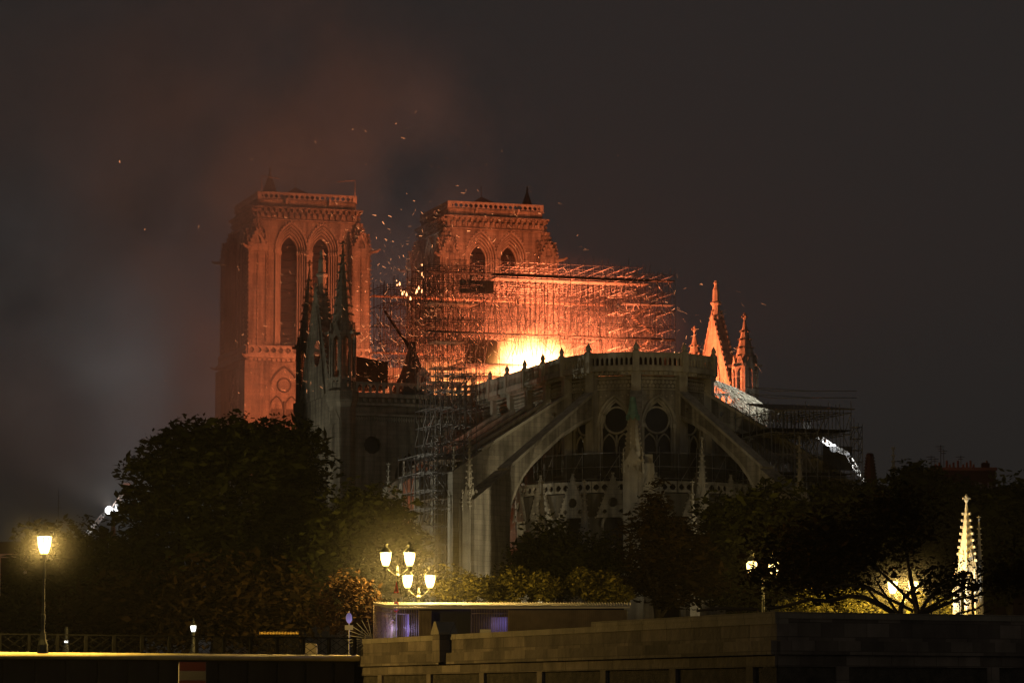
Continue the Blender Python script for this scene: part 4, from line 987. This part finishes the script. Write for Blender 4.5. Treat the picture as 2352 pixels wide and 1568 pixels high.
kpanel(908, 1440, 0, HR - .2, KDARK, 'back_wall', 5.0)
VIOLET = mat('screen tinted by violet light', (.16, .14, .22), .6, var=.2, scale=2)  # violet of the light inside put into the screen colour
a_, c_ = B0.lerp(F0, .45) + Vector((1.2, .6, 0)), fx(938) + Vector((0, 1.2, 0)); b = MB(); b.poly([a_, c_, c_ + up * (HE - .3), a_ + up * (HE - .3)], (0, -1, 0), .08); b.build('inner_screen', VIOLET, pav)
b = MB(); b.poly([fx(1128) + Vector((0, 1.4, .2)), fx(1166) + Vector((0, 1.4, .2)), fx(1166) + Vector((0, 1.4, HE - .5)), fx(1128) + Vector((0, 1.4, HE - .5))], (0, -1, 0), .08); b.build('inner_screen', VIOLET, pav)
point(pav, tuple(fx(920) + Vector((0, .5, 1.9))), 260, (.5, .4, 1), .15); point(pav, tuple(fx(1158) + Vector((0, .5, 2.2))), 30, (.5, .4, 1), .1)

def sign_post(p, gz, label, plates):
    t = thing('road_sign', label, 'road sign', (p.x, p.y, gz)); h = p.z - gz
    b = MB(); b.tube([(0, 0, 0), (0, 0, h)], .04, 8); b.build('post', SIGNBACK, t)
    for kind, z, w_ in plates:
        if kind == 'disc':
            b = MB(); b.panel((-.0, -.06, 0), (.55, .83, 0), (.83, -.55, 0), circ(0, z, w_, 20), [], .02); b.build('disc', SIGNBACK, t)
        if kind == 'noparking':
            b = MB(); b.panel((0, -.06, 0), (.55, -.83, 0), (-.83, -.55, 0), circ(0, z, w_, 20), [], .02); o_ = b.build('disc', REDSIGN, t)
            b = MB(); b.panel((-.012, -.068, 0), (.55, -.83, 0), (-.83, -.55, 0), circ(0, z, w_ * .72, 20), [], .01); b.build('disc_face', BLUESIGN, o_)
        if kind == 'tri':
            b = MB(); b.panel((0, -.06, 0), (.4, -.9, 0), (-.9, -.4, 0), [(-w_, z), (w_, z), (0, z + 1.7 * w_)], [], .02); o_ = b.build('triangle', REDSIGN, t)
            b = MB(); b.panel((-.015, -.066, 0), (.4, -.9, 0), (-.9, -.4, 0), [(-w_ * .62, z + .2 * w_), (w_ * .62, z + .2 * w_), (0, z + 1.28 * w_)], [], .01); b.build('triangle_face', WHTP, o_)
        if kind == 'plate':
            b = MB(); b.bx(-w_, w_, -.08, -.05, z - .15, z + .15); b.build('plate', SIGNBACK, t)
p = at(910, 1318, 208.); sign_post(p, zF, 'pole with a red triangle over a round no stopping sign, beside the taller lamp', [('tri', p.z - zF - 1.2, .42), ('plate', p.z - zF - 1.4, .28), ('noparking', p.z - zF - 2.1, .36)])
p = at(802, 1402, 203.5); sign_post(p, ZL + .1, 'slim pole with the grey back of a round sign at the bridge end', [('disc', p.z - ZL - .55, .33), ('plate', p.z - ZL - 1.15, .26)])
# fan of spikes closing the gap between railing and wall, leaning bars
c = oq + Vector((-.1, -.1, ZL + 1.0)); sp_ = thing('spike_fan', 'fan of iron spikes guarding the wall end where the railing stops', 'railing guard', c)
P, Q = [], []
for i in range(11):
    a = R(100 + 14 * i); P.append((.7, 0, .2)); Q.append((.7 + 1.55 * math.cos(a), -.05, .2 + 1.25 * math.sin(a) * (1 if a < math.pi else .7)))
segs_mesh('spikes', P, Q, .02, SIGNBACK, sp_); P, Q = [(.7, 0, -1.1), (.15, 0, -1.1)], [(.7, 0, .9), (.15, 0, .6)]; segs_mesh('bar', P, Q, .025, IRON, sp_)
p = at(715, 1500, 205); b = MB(); b.bx(-.36, .36, -.3, .3, 0, .78); b.poly([(-.36, -.3, .784), (.36, -.3, .784), (.3, -.3, .86), (-.34, -.3, .9)], (0, -1, 0), .6)
o = b.build('stone_block', QCAP); o.location = (p.x, p.y, GZ - .25); tag(o, 'squat yellow lit stone block standing behind the railing near the bridge end', 'stone block')
# garden fence with gilded spear points
fp = at(660, 1460, 232); fz = GZ - .25; fen = thing('garden_fence', 'short dark iron fence with gilded spear tips behind the bridge railing', 'fence', (fp.x, fp.y, fz)); P, Q = [], []
for i in range(26): P.append((-2 + i * .11, 0, .4)); Q.append((-2 + i * .11, 0, fp.z - fz + .1))
P += [(-2.05, 0, .5), (-2.05, 0, 1.0)]; Q += [(.8, 0, .5), (.8, 0, 1.0)]; segs_mesh('bars', P, Q, .02, IRON, fen)
b = MB()
for i in range(26): b.lathe((-2 + i * .11, 0, fp.z - fz + .1), [(.012, 0), (.04, .08), (.004, .24)], 4)
b.build('spear_tips', GILT, fen); b = MB(); b.bx(-2.1, .85, -.2, .2, 0, .4); b.build('plinth', QUAY, fen)

#==BACK
# ================================================================== MONUMENT, BUILDINGS, LADDERS
mt = at(2219, 1110, 240); mh = mt.z - GZ; fm = thing('fountain_monument', 'slender white gothic fountain spire glowing among the dark trees at right', 'monument', (mt.x, mt.y, GZ), .3)
b = MB(); b.lathe((0, 0, 0), [(1.5, 0), (1.5, .8), (.9, 1.0), (.8, 3.2), (1.0, 3.4)], 6); b.lathe((0, 0, 3.4), [(.3, 0), (.3, 3.6)], 6)
for j in range(6):
    a = j * math.pi / 3; d = Vector((math.cos(a), math.sin(a), 0)); s = Vector((-d.y, d.x, 0)); b.tube([d * .72 + up * 3.4, d * .68 + up * 6.9], .12, 5)
    a2 = a + math.pi / 6; d2 = Vector((math.cos(a2), math.sin(a2), 0)); s2 = Vector((-d2.y, d2.x, 0)); b.panel(d2 * .64, s2, d2, [(-.36, 5.8), (.36, 5.8), (.36, 6.8), (0, 8.2), (-.36, 6.8)], [arch(0, 5.85, .5, 6.2, 4)], .12)
b.build('shaft', WHITE, fm)
b = MB(); spire(b, (0, 0, 6.9), .8, mh - 8.2, 6, 0, .5, .2); b.build('spire', WHITE, fm)
for s_ in (-1, 1):
    b = MB(); x_ = 1.0 * s_; b.bx(x_ - .17, x_ + .17, -.17, .17, 0, 6.2); spire(b, (x_, 0, 6.2), .26, (mh - 2.6 - 6.2) if s_ > 0 else .9, 4, .78, .4, .1); b.build('side_pinnacle', WHITE, fm)
floodlight((mt.x - 3.5, mt.y - 4, GZ + .9), (mt.x, mt.y, GZ + 9), 4500, 'low floodlight at the foot of the white fountain spire', (1, .95, .82), 60)
# apartment block with chimneys and aerials, far right
bb = at(2213, 1068, 430); H = bb.z - GZ; bl_ = thing('apartment_block', 'dark apartment block with chimney pots and thin aerials behind the right hand trees', 'building', (bb.x, bb.y, GZ - .2))
b = MB(); b.bx(-4.3, 4.3, 0, 12, 0, H - .5); wl = b.build('wall', RENDER_W, bl_)
b = MB(); b.bx(-4.5, 4.5, -.2, 12.2, H - .496, H - .1); b.build('roof', ZINC, bl_)
for i in range(5):
    for j in range(4):
        b = MB(); b.bx(-3.6 + i * 1.7, -2.7 + i * 1.7, -.05, .1, H - 4 - j * 3.2, H - 2.1 - j * 3.2); b.build('window', GLASS, bl_)
for i, x_ in enumerate((-3.6, -3.1, -2.1, -1.7, -1.2, -.6, .1, .6, 1.1, 1.5, 2.9, 3.3)):
    b = MB(); hh = .4 + .25 * ((i * 7) % 3); b.lathe((x_, 1, H - .1), [(.16, 0), (.13, hh), (.17, hh + .1)], 8); b.build('chimney_pot', TERRA, bl_)
b = MB(); b.bx(2.6, 3.6, .5, 1.6, H - .1, H + .55); b.build('chimney_stack', RENDER_W, bl_)
P, Q = [], []
for x_, h_ in ((-4.2, 1.6), (-3.7, 1.3), (-2.9, 3.0), (-2.5, 2.4), (-.2, 1.6)):
    P.append((x_, 1, H)); Q.append((x_, 1, H + h_)); P.append((x_ - .7, 1, H + h_ - .2)); Q.append((x_ + .5, 1, H + h_ - .2)); P.append((x_ - .4, 1, H + h_ - .5)); Q.append((x_ + .3, 1, H + h_ - .5))
segs_mesh('aerial', P, Q, .04, IRON, bl_)
p = at(1998, 1040, 430); h = p.z - GZ; b = MB(); b.lathe((0, 0, 0), [(2.4, 0), (2.2, h - 8), (1.7, h - 4.6), (.95, h - 4.2), (.5, h - .4), (.55, h - .2), (.3, h)], 8)
for i in range(8):
    a = i * math.pi / 4
    for k in range(9): rr = .97 - .05 * k; b.box((rr * math.cos(a), rr * math.sin(a), h - 4 + k * .42), (.16, .12, .16), X=(math.cos(a), math.sin(a), 0))
o = b.build('stone_spire', RENDER_W); o.location = (p.x, p.y, GZ); tag(o, 'lone dark tapering stone spire against the sky right of the canopied scaffold', 'spire')
p = at(2330, 1125, 420); b = MB(); b.bx(-5, 9, 0, 10, 0, p.z - GZ); wl_ = thing('house', 'low dark house roof at the right edge behind the trees', 'building', (p.x, p.y, GZ - .2))
b.build('wall', RENDER_W, wl_); b = MB(); b.poly([(-5.4, -.3, p.z - GZ + .01), (9.4, -.3, p.z - GZ + .01), (9.4, -.3, p.z - GZ + .4), (-4, -.3, p.z - GZ + .4)], (0, -1, 0), 10.6); b.build('roof', ZINC, wl_)
# buildings at the far left
p = at(25, 1268, 420); h = p.z - GZ; t = thing('quay_house', 'faintly lit pale building with a cornice at the left edge behind the lamp', 'building', (p.x, p.y, GZ - .2))
b = MB(); b.bx(-6, 2.2, 0, 9, 0, h - .5); b.build('wall', RENDER_W, t); b = MB(); b.bx(-6.3, 2.5, -.3, 9.3, h - .496, h); b.build('cornice', WHITE, t)
b = MB(); b.bx(-1.7, -1.3, -.12, -.01, h - 5.5, h - .5); b.bx(1.7, 2.1, -.12, -.01, h - 5.5, h - .5); b.build('pilaster', WHITE, t); b = MB(); b.bx(-6, 2.2, 0.02, 9, h + .004, h + 1.6); b.build('attic', ZINC, t)
p = at(237, 1209, 400); h = p.z - GZ; t = thing('chimney_house', 'dark chimney block and slim turret rising left of the big tree', 'building', (p.x, p.y, GZ - .2)); b = MB(); b.bx(-5, 4, 0, 8, 0, h - 6); b.build('wall', RENDER_W, t)
b = MB(); b.bx(-.5, .5, 0, 1.4, h - 6, h); b.bx(-.6, .6, -.1, 1.5, h - .3, h - .004); b.build('chimney', RENDER_W, t); b = MB(); b.lathe((1.15, .7, h - 6), [(.5, 0), (.5, 4.2), (.36, 5.2), (.1, 8.0)], 8); b.build('turret', STONED, t)
for px, y0, y1 in ((135, 1122, 1240), (67, 1185, 1260)):
    p = at(px, y0, 440); b = MB(); b.tube([(0, 0, 0), (0, 0, p.z - GZ)], .05, 5); b.box((0, 0, (p.z - GZ) * .9), (.9, .05, .05)); o = b.build('radio_mast', IRON); o.location = (p.x, p.y, GZ); tag(o, 'thin tall radio mast against the sky, the ' + ('taller one' if px == 135 else 'shorter one') + ' left of the ladder lights', 'mast')
def boom(name, label, pts, Y, lamps, gz=GZ, r=.22, power=800):
    W = [at(a, b_, Y) for a, b_ in pts]; base = W[0]; t = thing(name, label, 'fire ladder', (base.x, base.y, gz - .2)); L = [p - Vector((base.x, base.y, gz - .2)) for p in W]
    b = MB(); b.bx(-4, 4, -1.25, 1.25, .6, 2.4); b.bx(-4, -2.2, -1.25, 1.25, 2.404, 3.2); b.build('truck_body', REDSIGN, t)
    for s_ in (-2.8, 1.4, 2.8):
        for e in (-1.2, 1.2): b = MB(); b.lathe((0, 0, 0), [(.3, -.15), (.52, -.14), (.52, .14), (.3, .15)], 14); w_ = b.build('wheel', IRON, t); w_.location = (s_, e, .52); w_.rotation_euler = (R(90), 0, 0)
    b = MB(); b.tube([(0, 0, 2.4), L[0]], .3, 6); b.build('turntable', TRUCKW, t)
    for i in range(len(L) - 1):
        P, Q = [], []; d = L[i + 1] - L[i]; n_ = Vector((-d.z, 0, d.x)).normalized() * r; n = max(3, int(d.length / .6))
        P += [L[i] + n_, L[i] - n_]; Q += [L[i + 1] + n_, L[i + 1] - n_]
        for k in range(n): P.append(L[i] + d * (k / n) + n_); Q.append(L[i] + d * ((k + 1) / n) - n_); P.append(L[i] + d * (k / n) - n_); Q.append(L[i] + d * ((k + 1) / n) + n_)
        segs_mesh('boom', P, Q, .06, TRUCKW, t)
    c = L[-1]; b = MB(); b.bx(c.x - .45, c.x + .45, c.y - .4, c.y + .4, c.z - .1, c.z + .7); b.build('basket', TRUCKW, t)
    for (a, b_, s_, pw) in lamps:
        p = at(a, b_, Y - .8) - Vector((base.x, base.y, gz - .2)); m_ = MB(); m_.lathe(p, [(s_ * .4, -s_), (s_, -s_ * .3), (s_, s_ * .3), (s_ * .4, s_)], 10); m_.build('floodlamp', FLOODG, t); point(t, tuple(p), pw, (1, .56, .36) if pw > 5000 else (1, .97, .9), .3, ((-.35, -.05, 1), 125, .9) if pw > 5000 else None)
    return t
boom('ladder_truck', 'fire brigade ladder with a blinding white lamp rising left of the big tree', [(200, 1225), (236, 1183), (262, 1163), (292, 1122)], 420, [(250, 1171, .5, 9000), (268, 1168, .3, 300), (204, 1217, .18, 60)])
boom('ladder_truck', 'fire brigade ladder lit white behind the canopied scaffold, bending down to the right', [(1994, 1122), (1946, 1042), (1915, 1027), (1852, 983)], 352, [(1915, 1029, .42, 1200), (1947, 1043, .22, 300), (1930, 1034, .12, 100)])
# jet of water crossing in front of the north transept
nz = at(1768, 938, 349); tgt = at(1628, 868, 352); jet = thing('water_jet', 'white fan of fire hose water arching left over the canopied scaffold', 'water jet', nz)
jd = tgt - nz; sd = np.random.default_rng(9); P, Q, rr_ = [], [], []
for i in range(2600):
    t0 = sd.uniform(0, .97); t1 = min(1.02, t0 + sd.uniform(.03, .09)); dz = sd.exponential(.8); dy = sd.normal(0, .3)
    def jp(t): return np.array([jd.x * t, jd.y * t + dy * (1 - .6 * t), jd.z * t + .35 * math.sin(math.pi * t) - dz * (1.15 - t)])
    P.append(jp(t0)); Q.append(jp(t1)); rr_.append(sd.uniform(.012, .028))
WAT = mat('falling water spray', (.75, .72, .62), .3); segs_mesh('spray', P, Q, np.array(rr_), WAT, jet)
b = MB(); b.tube([tuple(-jd.normalized() * 1.2), (0, 0, 0)], [.12, .07], 8); b.build('nozzle', SIGNBACK, jet)
point(jet, (-1.5, -7, 4.5), 4200, (1, .97, .85), .2, (jd * .5 + Vector((1.5, 7, -4.8)), 60, .6))  # spot without a fixture, added to light the spray

#==TREES
# ================================================================== TREES AND PLANTS
def leaves(name, blobs, n, size, m, parent, seed, layer=0.0, flat=.5, org=(0, 0, 0), clus=1.0):
    """leaf sprays in clumps through a crown made of ellipsoids (centre, radii)"""
    q = np.random.default_rng(seed); R3 = np.array([b_[1] for b_ in blobs], float); C3 = np.array([b_[0] for b_ in blobs], float)
    area = R3[:, 0] * R3[:, 2]; nc = max(12, int(n / 90)); pc = q.choice(len(blobs), nc, p=area / area.sum())
    d = q.normal(0, 1, (nc, 3)); d /= np.linalg.norm(d, axis=1, keepdims=True); rad = q.uniform(0, 1, (nc, 1)) ** .36
    cc = C3[pc] + d * R3[pc] * rad * (1 + q.normal(0, .07, (nc, 1)))
    cs = q.lognormal(0, .45, (nc, 1)); k = q.choice(nc, n, p=(cs[:, 0] ** 2) / (cs ** 2).sum())
    g_ = q.normal(0, 1, (n, 3)); g_ *= np.minimum(1, 1.9 / np.linalg.norm(g_, axis=1, keepdims=True))
    sp = clus * cs[k] * np.array([[.62, .62, .3 if layer else .45]])
    p = cc[k] + g_ * sp
    if layer: p[:, 2] -= .12 * (g_[:, 0] ** 2 + g_[:, 1] ** 2) * sp[:, 0]
    p -= np.array(org)
    a = q.normal(0, 1, (n, 3)); a[:, 2] *= flat; a /= np.linalg.norm(a, axis=1, keepdims=True); b2 = np.cross(a, q.normal(0, 1, (n, 3))); b2[:, 2] *= flat; b2 /= np.linalg.norm(b2, axis=1, keepdims=True)
    s = size * q.lognormal(-.25, .4, (n, 1)); co = np.stack([p - a * s, p + b2 * s * .45, p + a * s, p - b2 * s * .45], 1).reshape(-1, 3)
    return quads_mesh(name, co, np.arange(n * 4).reshape(-1, 4), m, parent)
def tree(name, label, cat, Y, blobs2, n, size, m, seed, trunk=None, gz=GZ - .25, layer=0.0, flat=.5, group=None, depth=.8, tr=.45, clus=1.0):
    """blobs2: crown ellipsoids as (px, py, half width, half height) in survey pixels at distance Y"""
    k = Y / FPX; bl = []
    for i, (px, py, hx, hz) in enumerate(blobs2):
        c = at(px, py, Y + ((i * 37) % 5 - 2) * .35 * hx * k * depth); bl.append(((c.x, c.y, c.z), (hx * k, hx * k * depth, hz * k)))
    tx = trunk if trunk is not None else blobs2[0][0]; base = at(tx, 1500, Y); org = (base.x, Y, gz)
    t = thing(name, label, cat, org, 0, group); leaves('crown', bl, n, size, m, t, seed, layer, flat, org, clus)
    b = MB(); qq = random.Random(seed); top = Vector(bl[0][0]) - Vector(org)
    b.tube([(0, 0, 0), (.1, 0, top.z * .25), (top.x * .3, 0, top.z * .55), (top.x * .8, top.y * .5, top.z * .95)], [tr, tr * .75, tr * .55, tr * .2], 8)
    for (c, r_) in bl[1:]:
        e = Vector(c) - Vector(org); z0 = max(.8, min(top.z * .6, e.z * .5)); s = Vector((top.x * .25, 0, z0)); b.tube([s, s.lerp(e, .5) + Vector((0, 0, .06 * e.length)), e], [tr * .4, tr * .26, tr * .08], 6)
    b.build('trunk', BARK, t); return t
tree('chestnut_tree', 'huge dark chestnut tree with tiered foliage left of the south transept', 'tree', 256,
     [(500, 1130, 190, 170), (400, 1060, 60, 75), (620, 1080, 120, 118), (480, 1030, 110, 65), (360, 1150, 75, 110), (330, 1260, 70, 110), (500, 1320, 200, 160), (680, 1150, 60, 90), (700, 1300, 80, 150), (600, 1010, 110, 42), (430, 1000, 50, 32), (300, 1130, 26, 14), (365, 1010, 28, 16), (330, 1060, 34, 16), (285, 1190, 28, 18), (290, 1350, 70, 120)],
     52000, .34, LEAF_D, 1, trunk=500, layer=.75, flat=.35, tr=.7)
tree('lime_tree', 'rounded dark tree glowing brown behind the tall double street lamp', 'tree', 244, [(830, 1260, 95, 115), (900, 1270, 65, 95), (770, 1290, 60, 110), (860, 1180, 60, 55), (840, 1370, 100, 60)], 20000, .3, LEAF_D, 2, trunk=840)
tree('garden_tree', 'bushy dark tree behind the single bridge lamp at far left', 'tree', 300, [(110, 1320, 85, 90), (60, 1390, 60, 90), (170, 1330, 60, 80), (190, 1270, 40, 40), (110, 1420, 110, 70)], 14000, .38, LEAF_D, 3, trunk=110)
tree('yew_tree', 'dense dark evergreen under the big chestnut behind the bridge railing', 'tree', 236, [(420, 1400, 160, 70), (600, 1400, 120, 80), (250, 1410, 110, 60)], 16000, .3, LEAF_B, 4, trunk=430)
tree('copper_shrub', 'tall copper leaved shrub lit yellow at the left end of the pavilion', 'shrub', 214, [(820, 1390, 42, 62), (795, 1350, 30, 40), (840, 1350, 24, 34), (850, 1420, 30, 44), (740, 1400, 50, 60), (800, 1430, 50, 34)], 5200, .17, LEAF_R, 5, trunk=815, tr=.12, clus=.6)
for i, (a, n_, hh) in enumerate(((1045, 'round', 30), (1090, 'loose', 40), (1165, 'broad', 42), (1250, 'dense', 36), (1330, 'tall', 40), (1405, 'low', 34))):
    tree('hedge_bush', ['thin yellow green bush behind the pavilion roof, right of the lower lamp', 'loose golden bush behind the pavilion roof under the lit buttress', 'broad dim green bush behind the middle of the pavilion roof', 'dense dull green bush behind the pavilion under the thin white pinnacle', 'dim bush behind the pavilion left of its right end', 'low dark bush at the right end of the pavilion roof'][i], 'bush', 232, [(a, 1370 - hh * .4, 46, hh), (a + 25, 1350, 24, 22), (a - 20, 1355, 22, 26)], 2600, .16, LEAF_L, 60 + i, tr=.1, clus=.45, group='bushes behind the pavilion')
tree('park_tree', 'leafy dark tree hiding the apse chapels below the thin white pinnacle', 'tree', 268, [(1260, 1275, 60, 55), (1205, 1290, 40, 50), (1310, 1280, 50, 55), (1370, 1285, 45, 50), (1230, 1320, 100, 34), (1350, 1310, 90, 40)], 11000, .28, LEAF_D, 7, trunk=1260)
tree('cedar_tree', 'bronze brown conifer with drooping layered boughs in front of the apse', 'tree', 256, [(1510, 1250, 62, 60), (1505, 1140, 18, 42), (1512, 1180, 36, 34), (1480, 1215, 34, 12), (1555, 1220, 44, 22), (1465, 1262, 36, 10), (1570, 1280, 70, 40), (1490, 1330, 70, 40), (1590, 1330, 90, 50)], 15000, .26, LEAF_B, 8, trunk=1510, layer=.8, flat=.3)
tree('plane_tree', 'dark tree mass below the canopied scaffold right of the conifer', 'tree', 262, [(1700, 1240, 95, 100), (1640, 1290, 70, 70), (1780, 1220, 80, 90), (1720, 1330, 130, 60)], 20000, .34, LEAF_D, 9, trunk=1700)
tree('plane_tree', 'dark broad tree under the lone stone spire', 'tree', 275, [(1900, 1220, 100, 95), (1990, 1190, 70, 80), (1850, 1290, 110, 80), (1960, 1290, 110, 70)], 20000, .36, LEAF_D, 10, trunk=1920)
tree('plane_tree', 'tall dark tree in front of the apartment block with chimneys', 'tree', 290, [(2110, 1190, 80, 100), (2070, 1160, 50, 60), (2190, 1210, 80, 100), (2120, 1280, 130, 90), (2105, 1110, 36, 26)], 22000, .38, LEAF_D, 11, trunk=2110)
tree('plane_tree', 'dark tree at the right edge beyond the white fountain spire', 'tree', 285, [(2320, 1210, 60, 95), (2300, 1160, 40, 50), (2360, 1260, 70, 100), (2290, 1300, 80, 80)], 16000, .38, LEAF_D, 12, trunk=2320)
tree('hornbeam_tree', 'near dark tree with sparse leaves veiling the foot of the white fountain spire', 'tree', 205, [(2070, 1212, 100, 76), (1930, 1260, 110, 80), (1820, 1300, 90, 60), (2330, 1320, 50, 60), (2170, 1345, 60, 18)], 13000, .22, LEAF_B, 13, trunk=2110, tr=.3)
# low spreading limbs of that tree's neighbour, silhouetted against the lit hedge
lt = at(2060, 1420, 196); lo = thing('spreading_tree', 'low tree of bare dark spreading limbs silhouetted against the bright hedge', 'tree', (lt.x, lt.y, GZ - .25)); b = MB()
def limb(pts, r0, r1):
    W = [at(a, c, 196) - Vector((lt.x, lt.y, GZ - .25)) for a, c in pts]; n = len(W); b.tube([p + Vector((0, rnd.uniform(-.3, .3), 0)) for p in W], [r0 + (r1 - r0) * i / (n - 1) for i in range(n)], 6)
limb([(2056, 1440), (2050, 1405), (2020, 1388), (1985, 1372), (1950, 1368), (1900, 1380), (1860, 1376), (1800, 1392), (1760, 1398)], .2, .09)
limb([(2064, 1440), (2068, 1395), (2078, 1370), (2110, 1345), (2130, 1322)], .2, .05); limb([(2075, 1440), (2110, 1412), (2150, 1396), (2200, 1375), (2250, 1366)], .2, .06)
limb([(2062, 1410), (2030, 1360), (2010, 1330), (2000, 1300)], .1, .03); limb([(2020, 1388), (1990, 1350), (1940, 1340), (1880, 1352), (1830, 1362)], .09, .03); limb([(2110, 1412), (2122, 1385), (2150, 1350), (2180, 1335)], .1, .03)
limb([(2100, 1440), (2108, 1400), (2092, 1362), (2060, 1350)], .1, .03); limb([(2170, 1440), (2200, 1408), (2240, 1398), (2280, 1375)], .12, .03); limb([(2130, 1440), (2140, 1400), (2160, 1380), (2175, 1352)], .08, .02); limb([(1985, 1372), (1960, 1352), (1910, 1344)], .05, .02); limb([(1860, 1376), (1820, 1366), (1780, 1370)], .05, .02)
limb([(1770, 1440), (1740, 1398), (1650, 1396), (1600, 1402)], .12, .08)
b.build('trunk', BARK, lo); k = 196 / FPX; bl = [((at(x, y, 196 + d)), (hx * k, hx * k * .6, hy * k)) for x, y, hx, hy, d in ((1960, 1318, 80, 18, 1), (1860, 1335, 80, 14, -1), (2160, 1315, 50, 18, 0), (2210, 1345, 60, 16, 1))]
leaves('crown', [((c.x, c.y, c.z), r_) for c, r_ in bl], 1300, .13, LEAF_B, lo, 15, 0, .5, (lt.x, lt.y, GZ - .25))
for i, (a, lab) in enumerate(((1850, 'left part of the clipped hedge glowing yellow beyond the wall bend'), (1950, 'bright clipped hedge section left of the glaring street lamp'), (2070, 'brightest clipped hedge section right behind the glaring street lamp'), (2180, 'clipped hedge section fading to brown right of the glaring street lamp'))):
    tree('hedge', lab, 'hedge', 243, [(a, 1400, 62, 34), (a + 40, 1402, 30, 28)], 5200, .14, HEDGE, 80 + i, tr=.1, clus=.4, group='clipped hedge sections behind the low wall')
#==HAZE
hz = MB(); hz.bx(-420, 420, -20, 720, -1.2, 150); o = hz.build('haze', vol_mat('thin night haze', lambda n, L: (lambda v: (v.inputs['Density'].__setattr__('default_value', .00014), v.inputs['Color'].__setattr__('default_value', (.7, .7, .7, 1)), v.inputs['Anisotropy'].__setattr__('default_value', .35), v.outputs[0])[-1])(n.nodes.new('ShaderNodeVolumePrincipled')))); tag(o, kind='stuff')
for c, r_, dn in ((at(937, 1302, 219), 8, .017), (at(102, 1250, 186), 3.4, .006), (at(2074, 1345, 236), 4.5, .016)):
    o = sphere_mb(16, 10).build('bloom_halo', vol_mat('bloom halo round lamps', smoke_mat(dn, 1.2, .1, .6, (.9, .9, .9), 2.0, .3))); o.location = c; o.scale = (r_, r_, r_ * .9); tag(o, kind='stuff')  # haze balls added round the lamps to imitate lens bloom
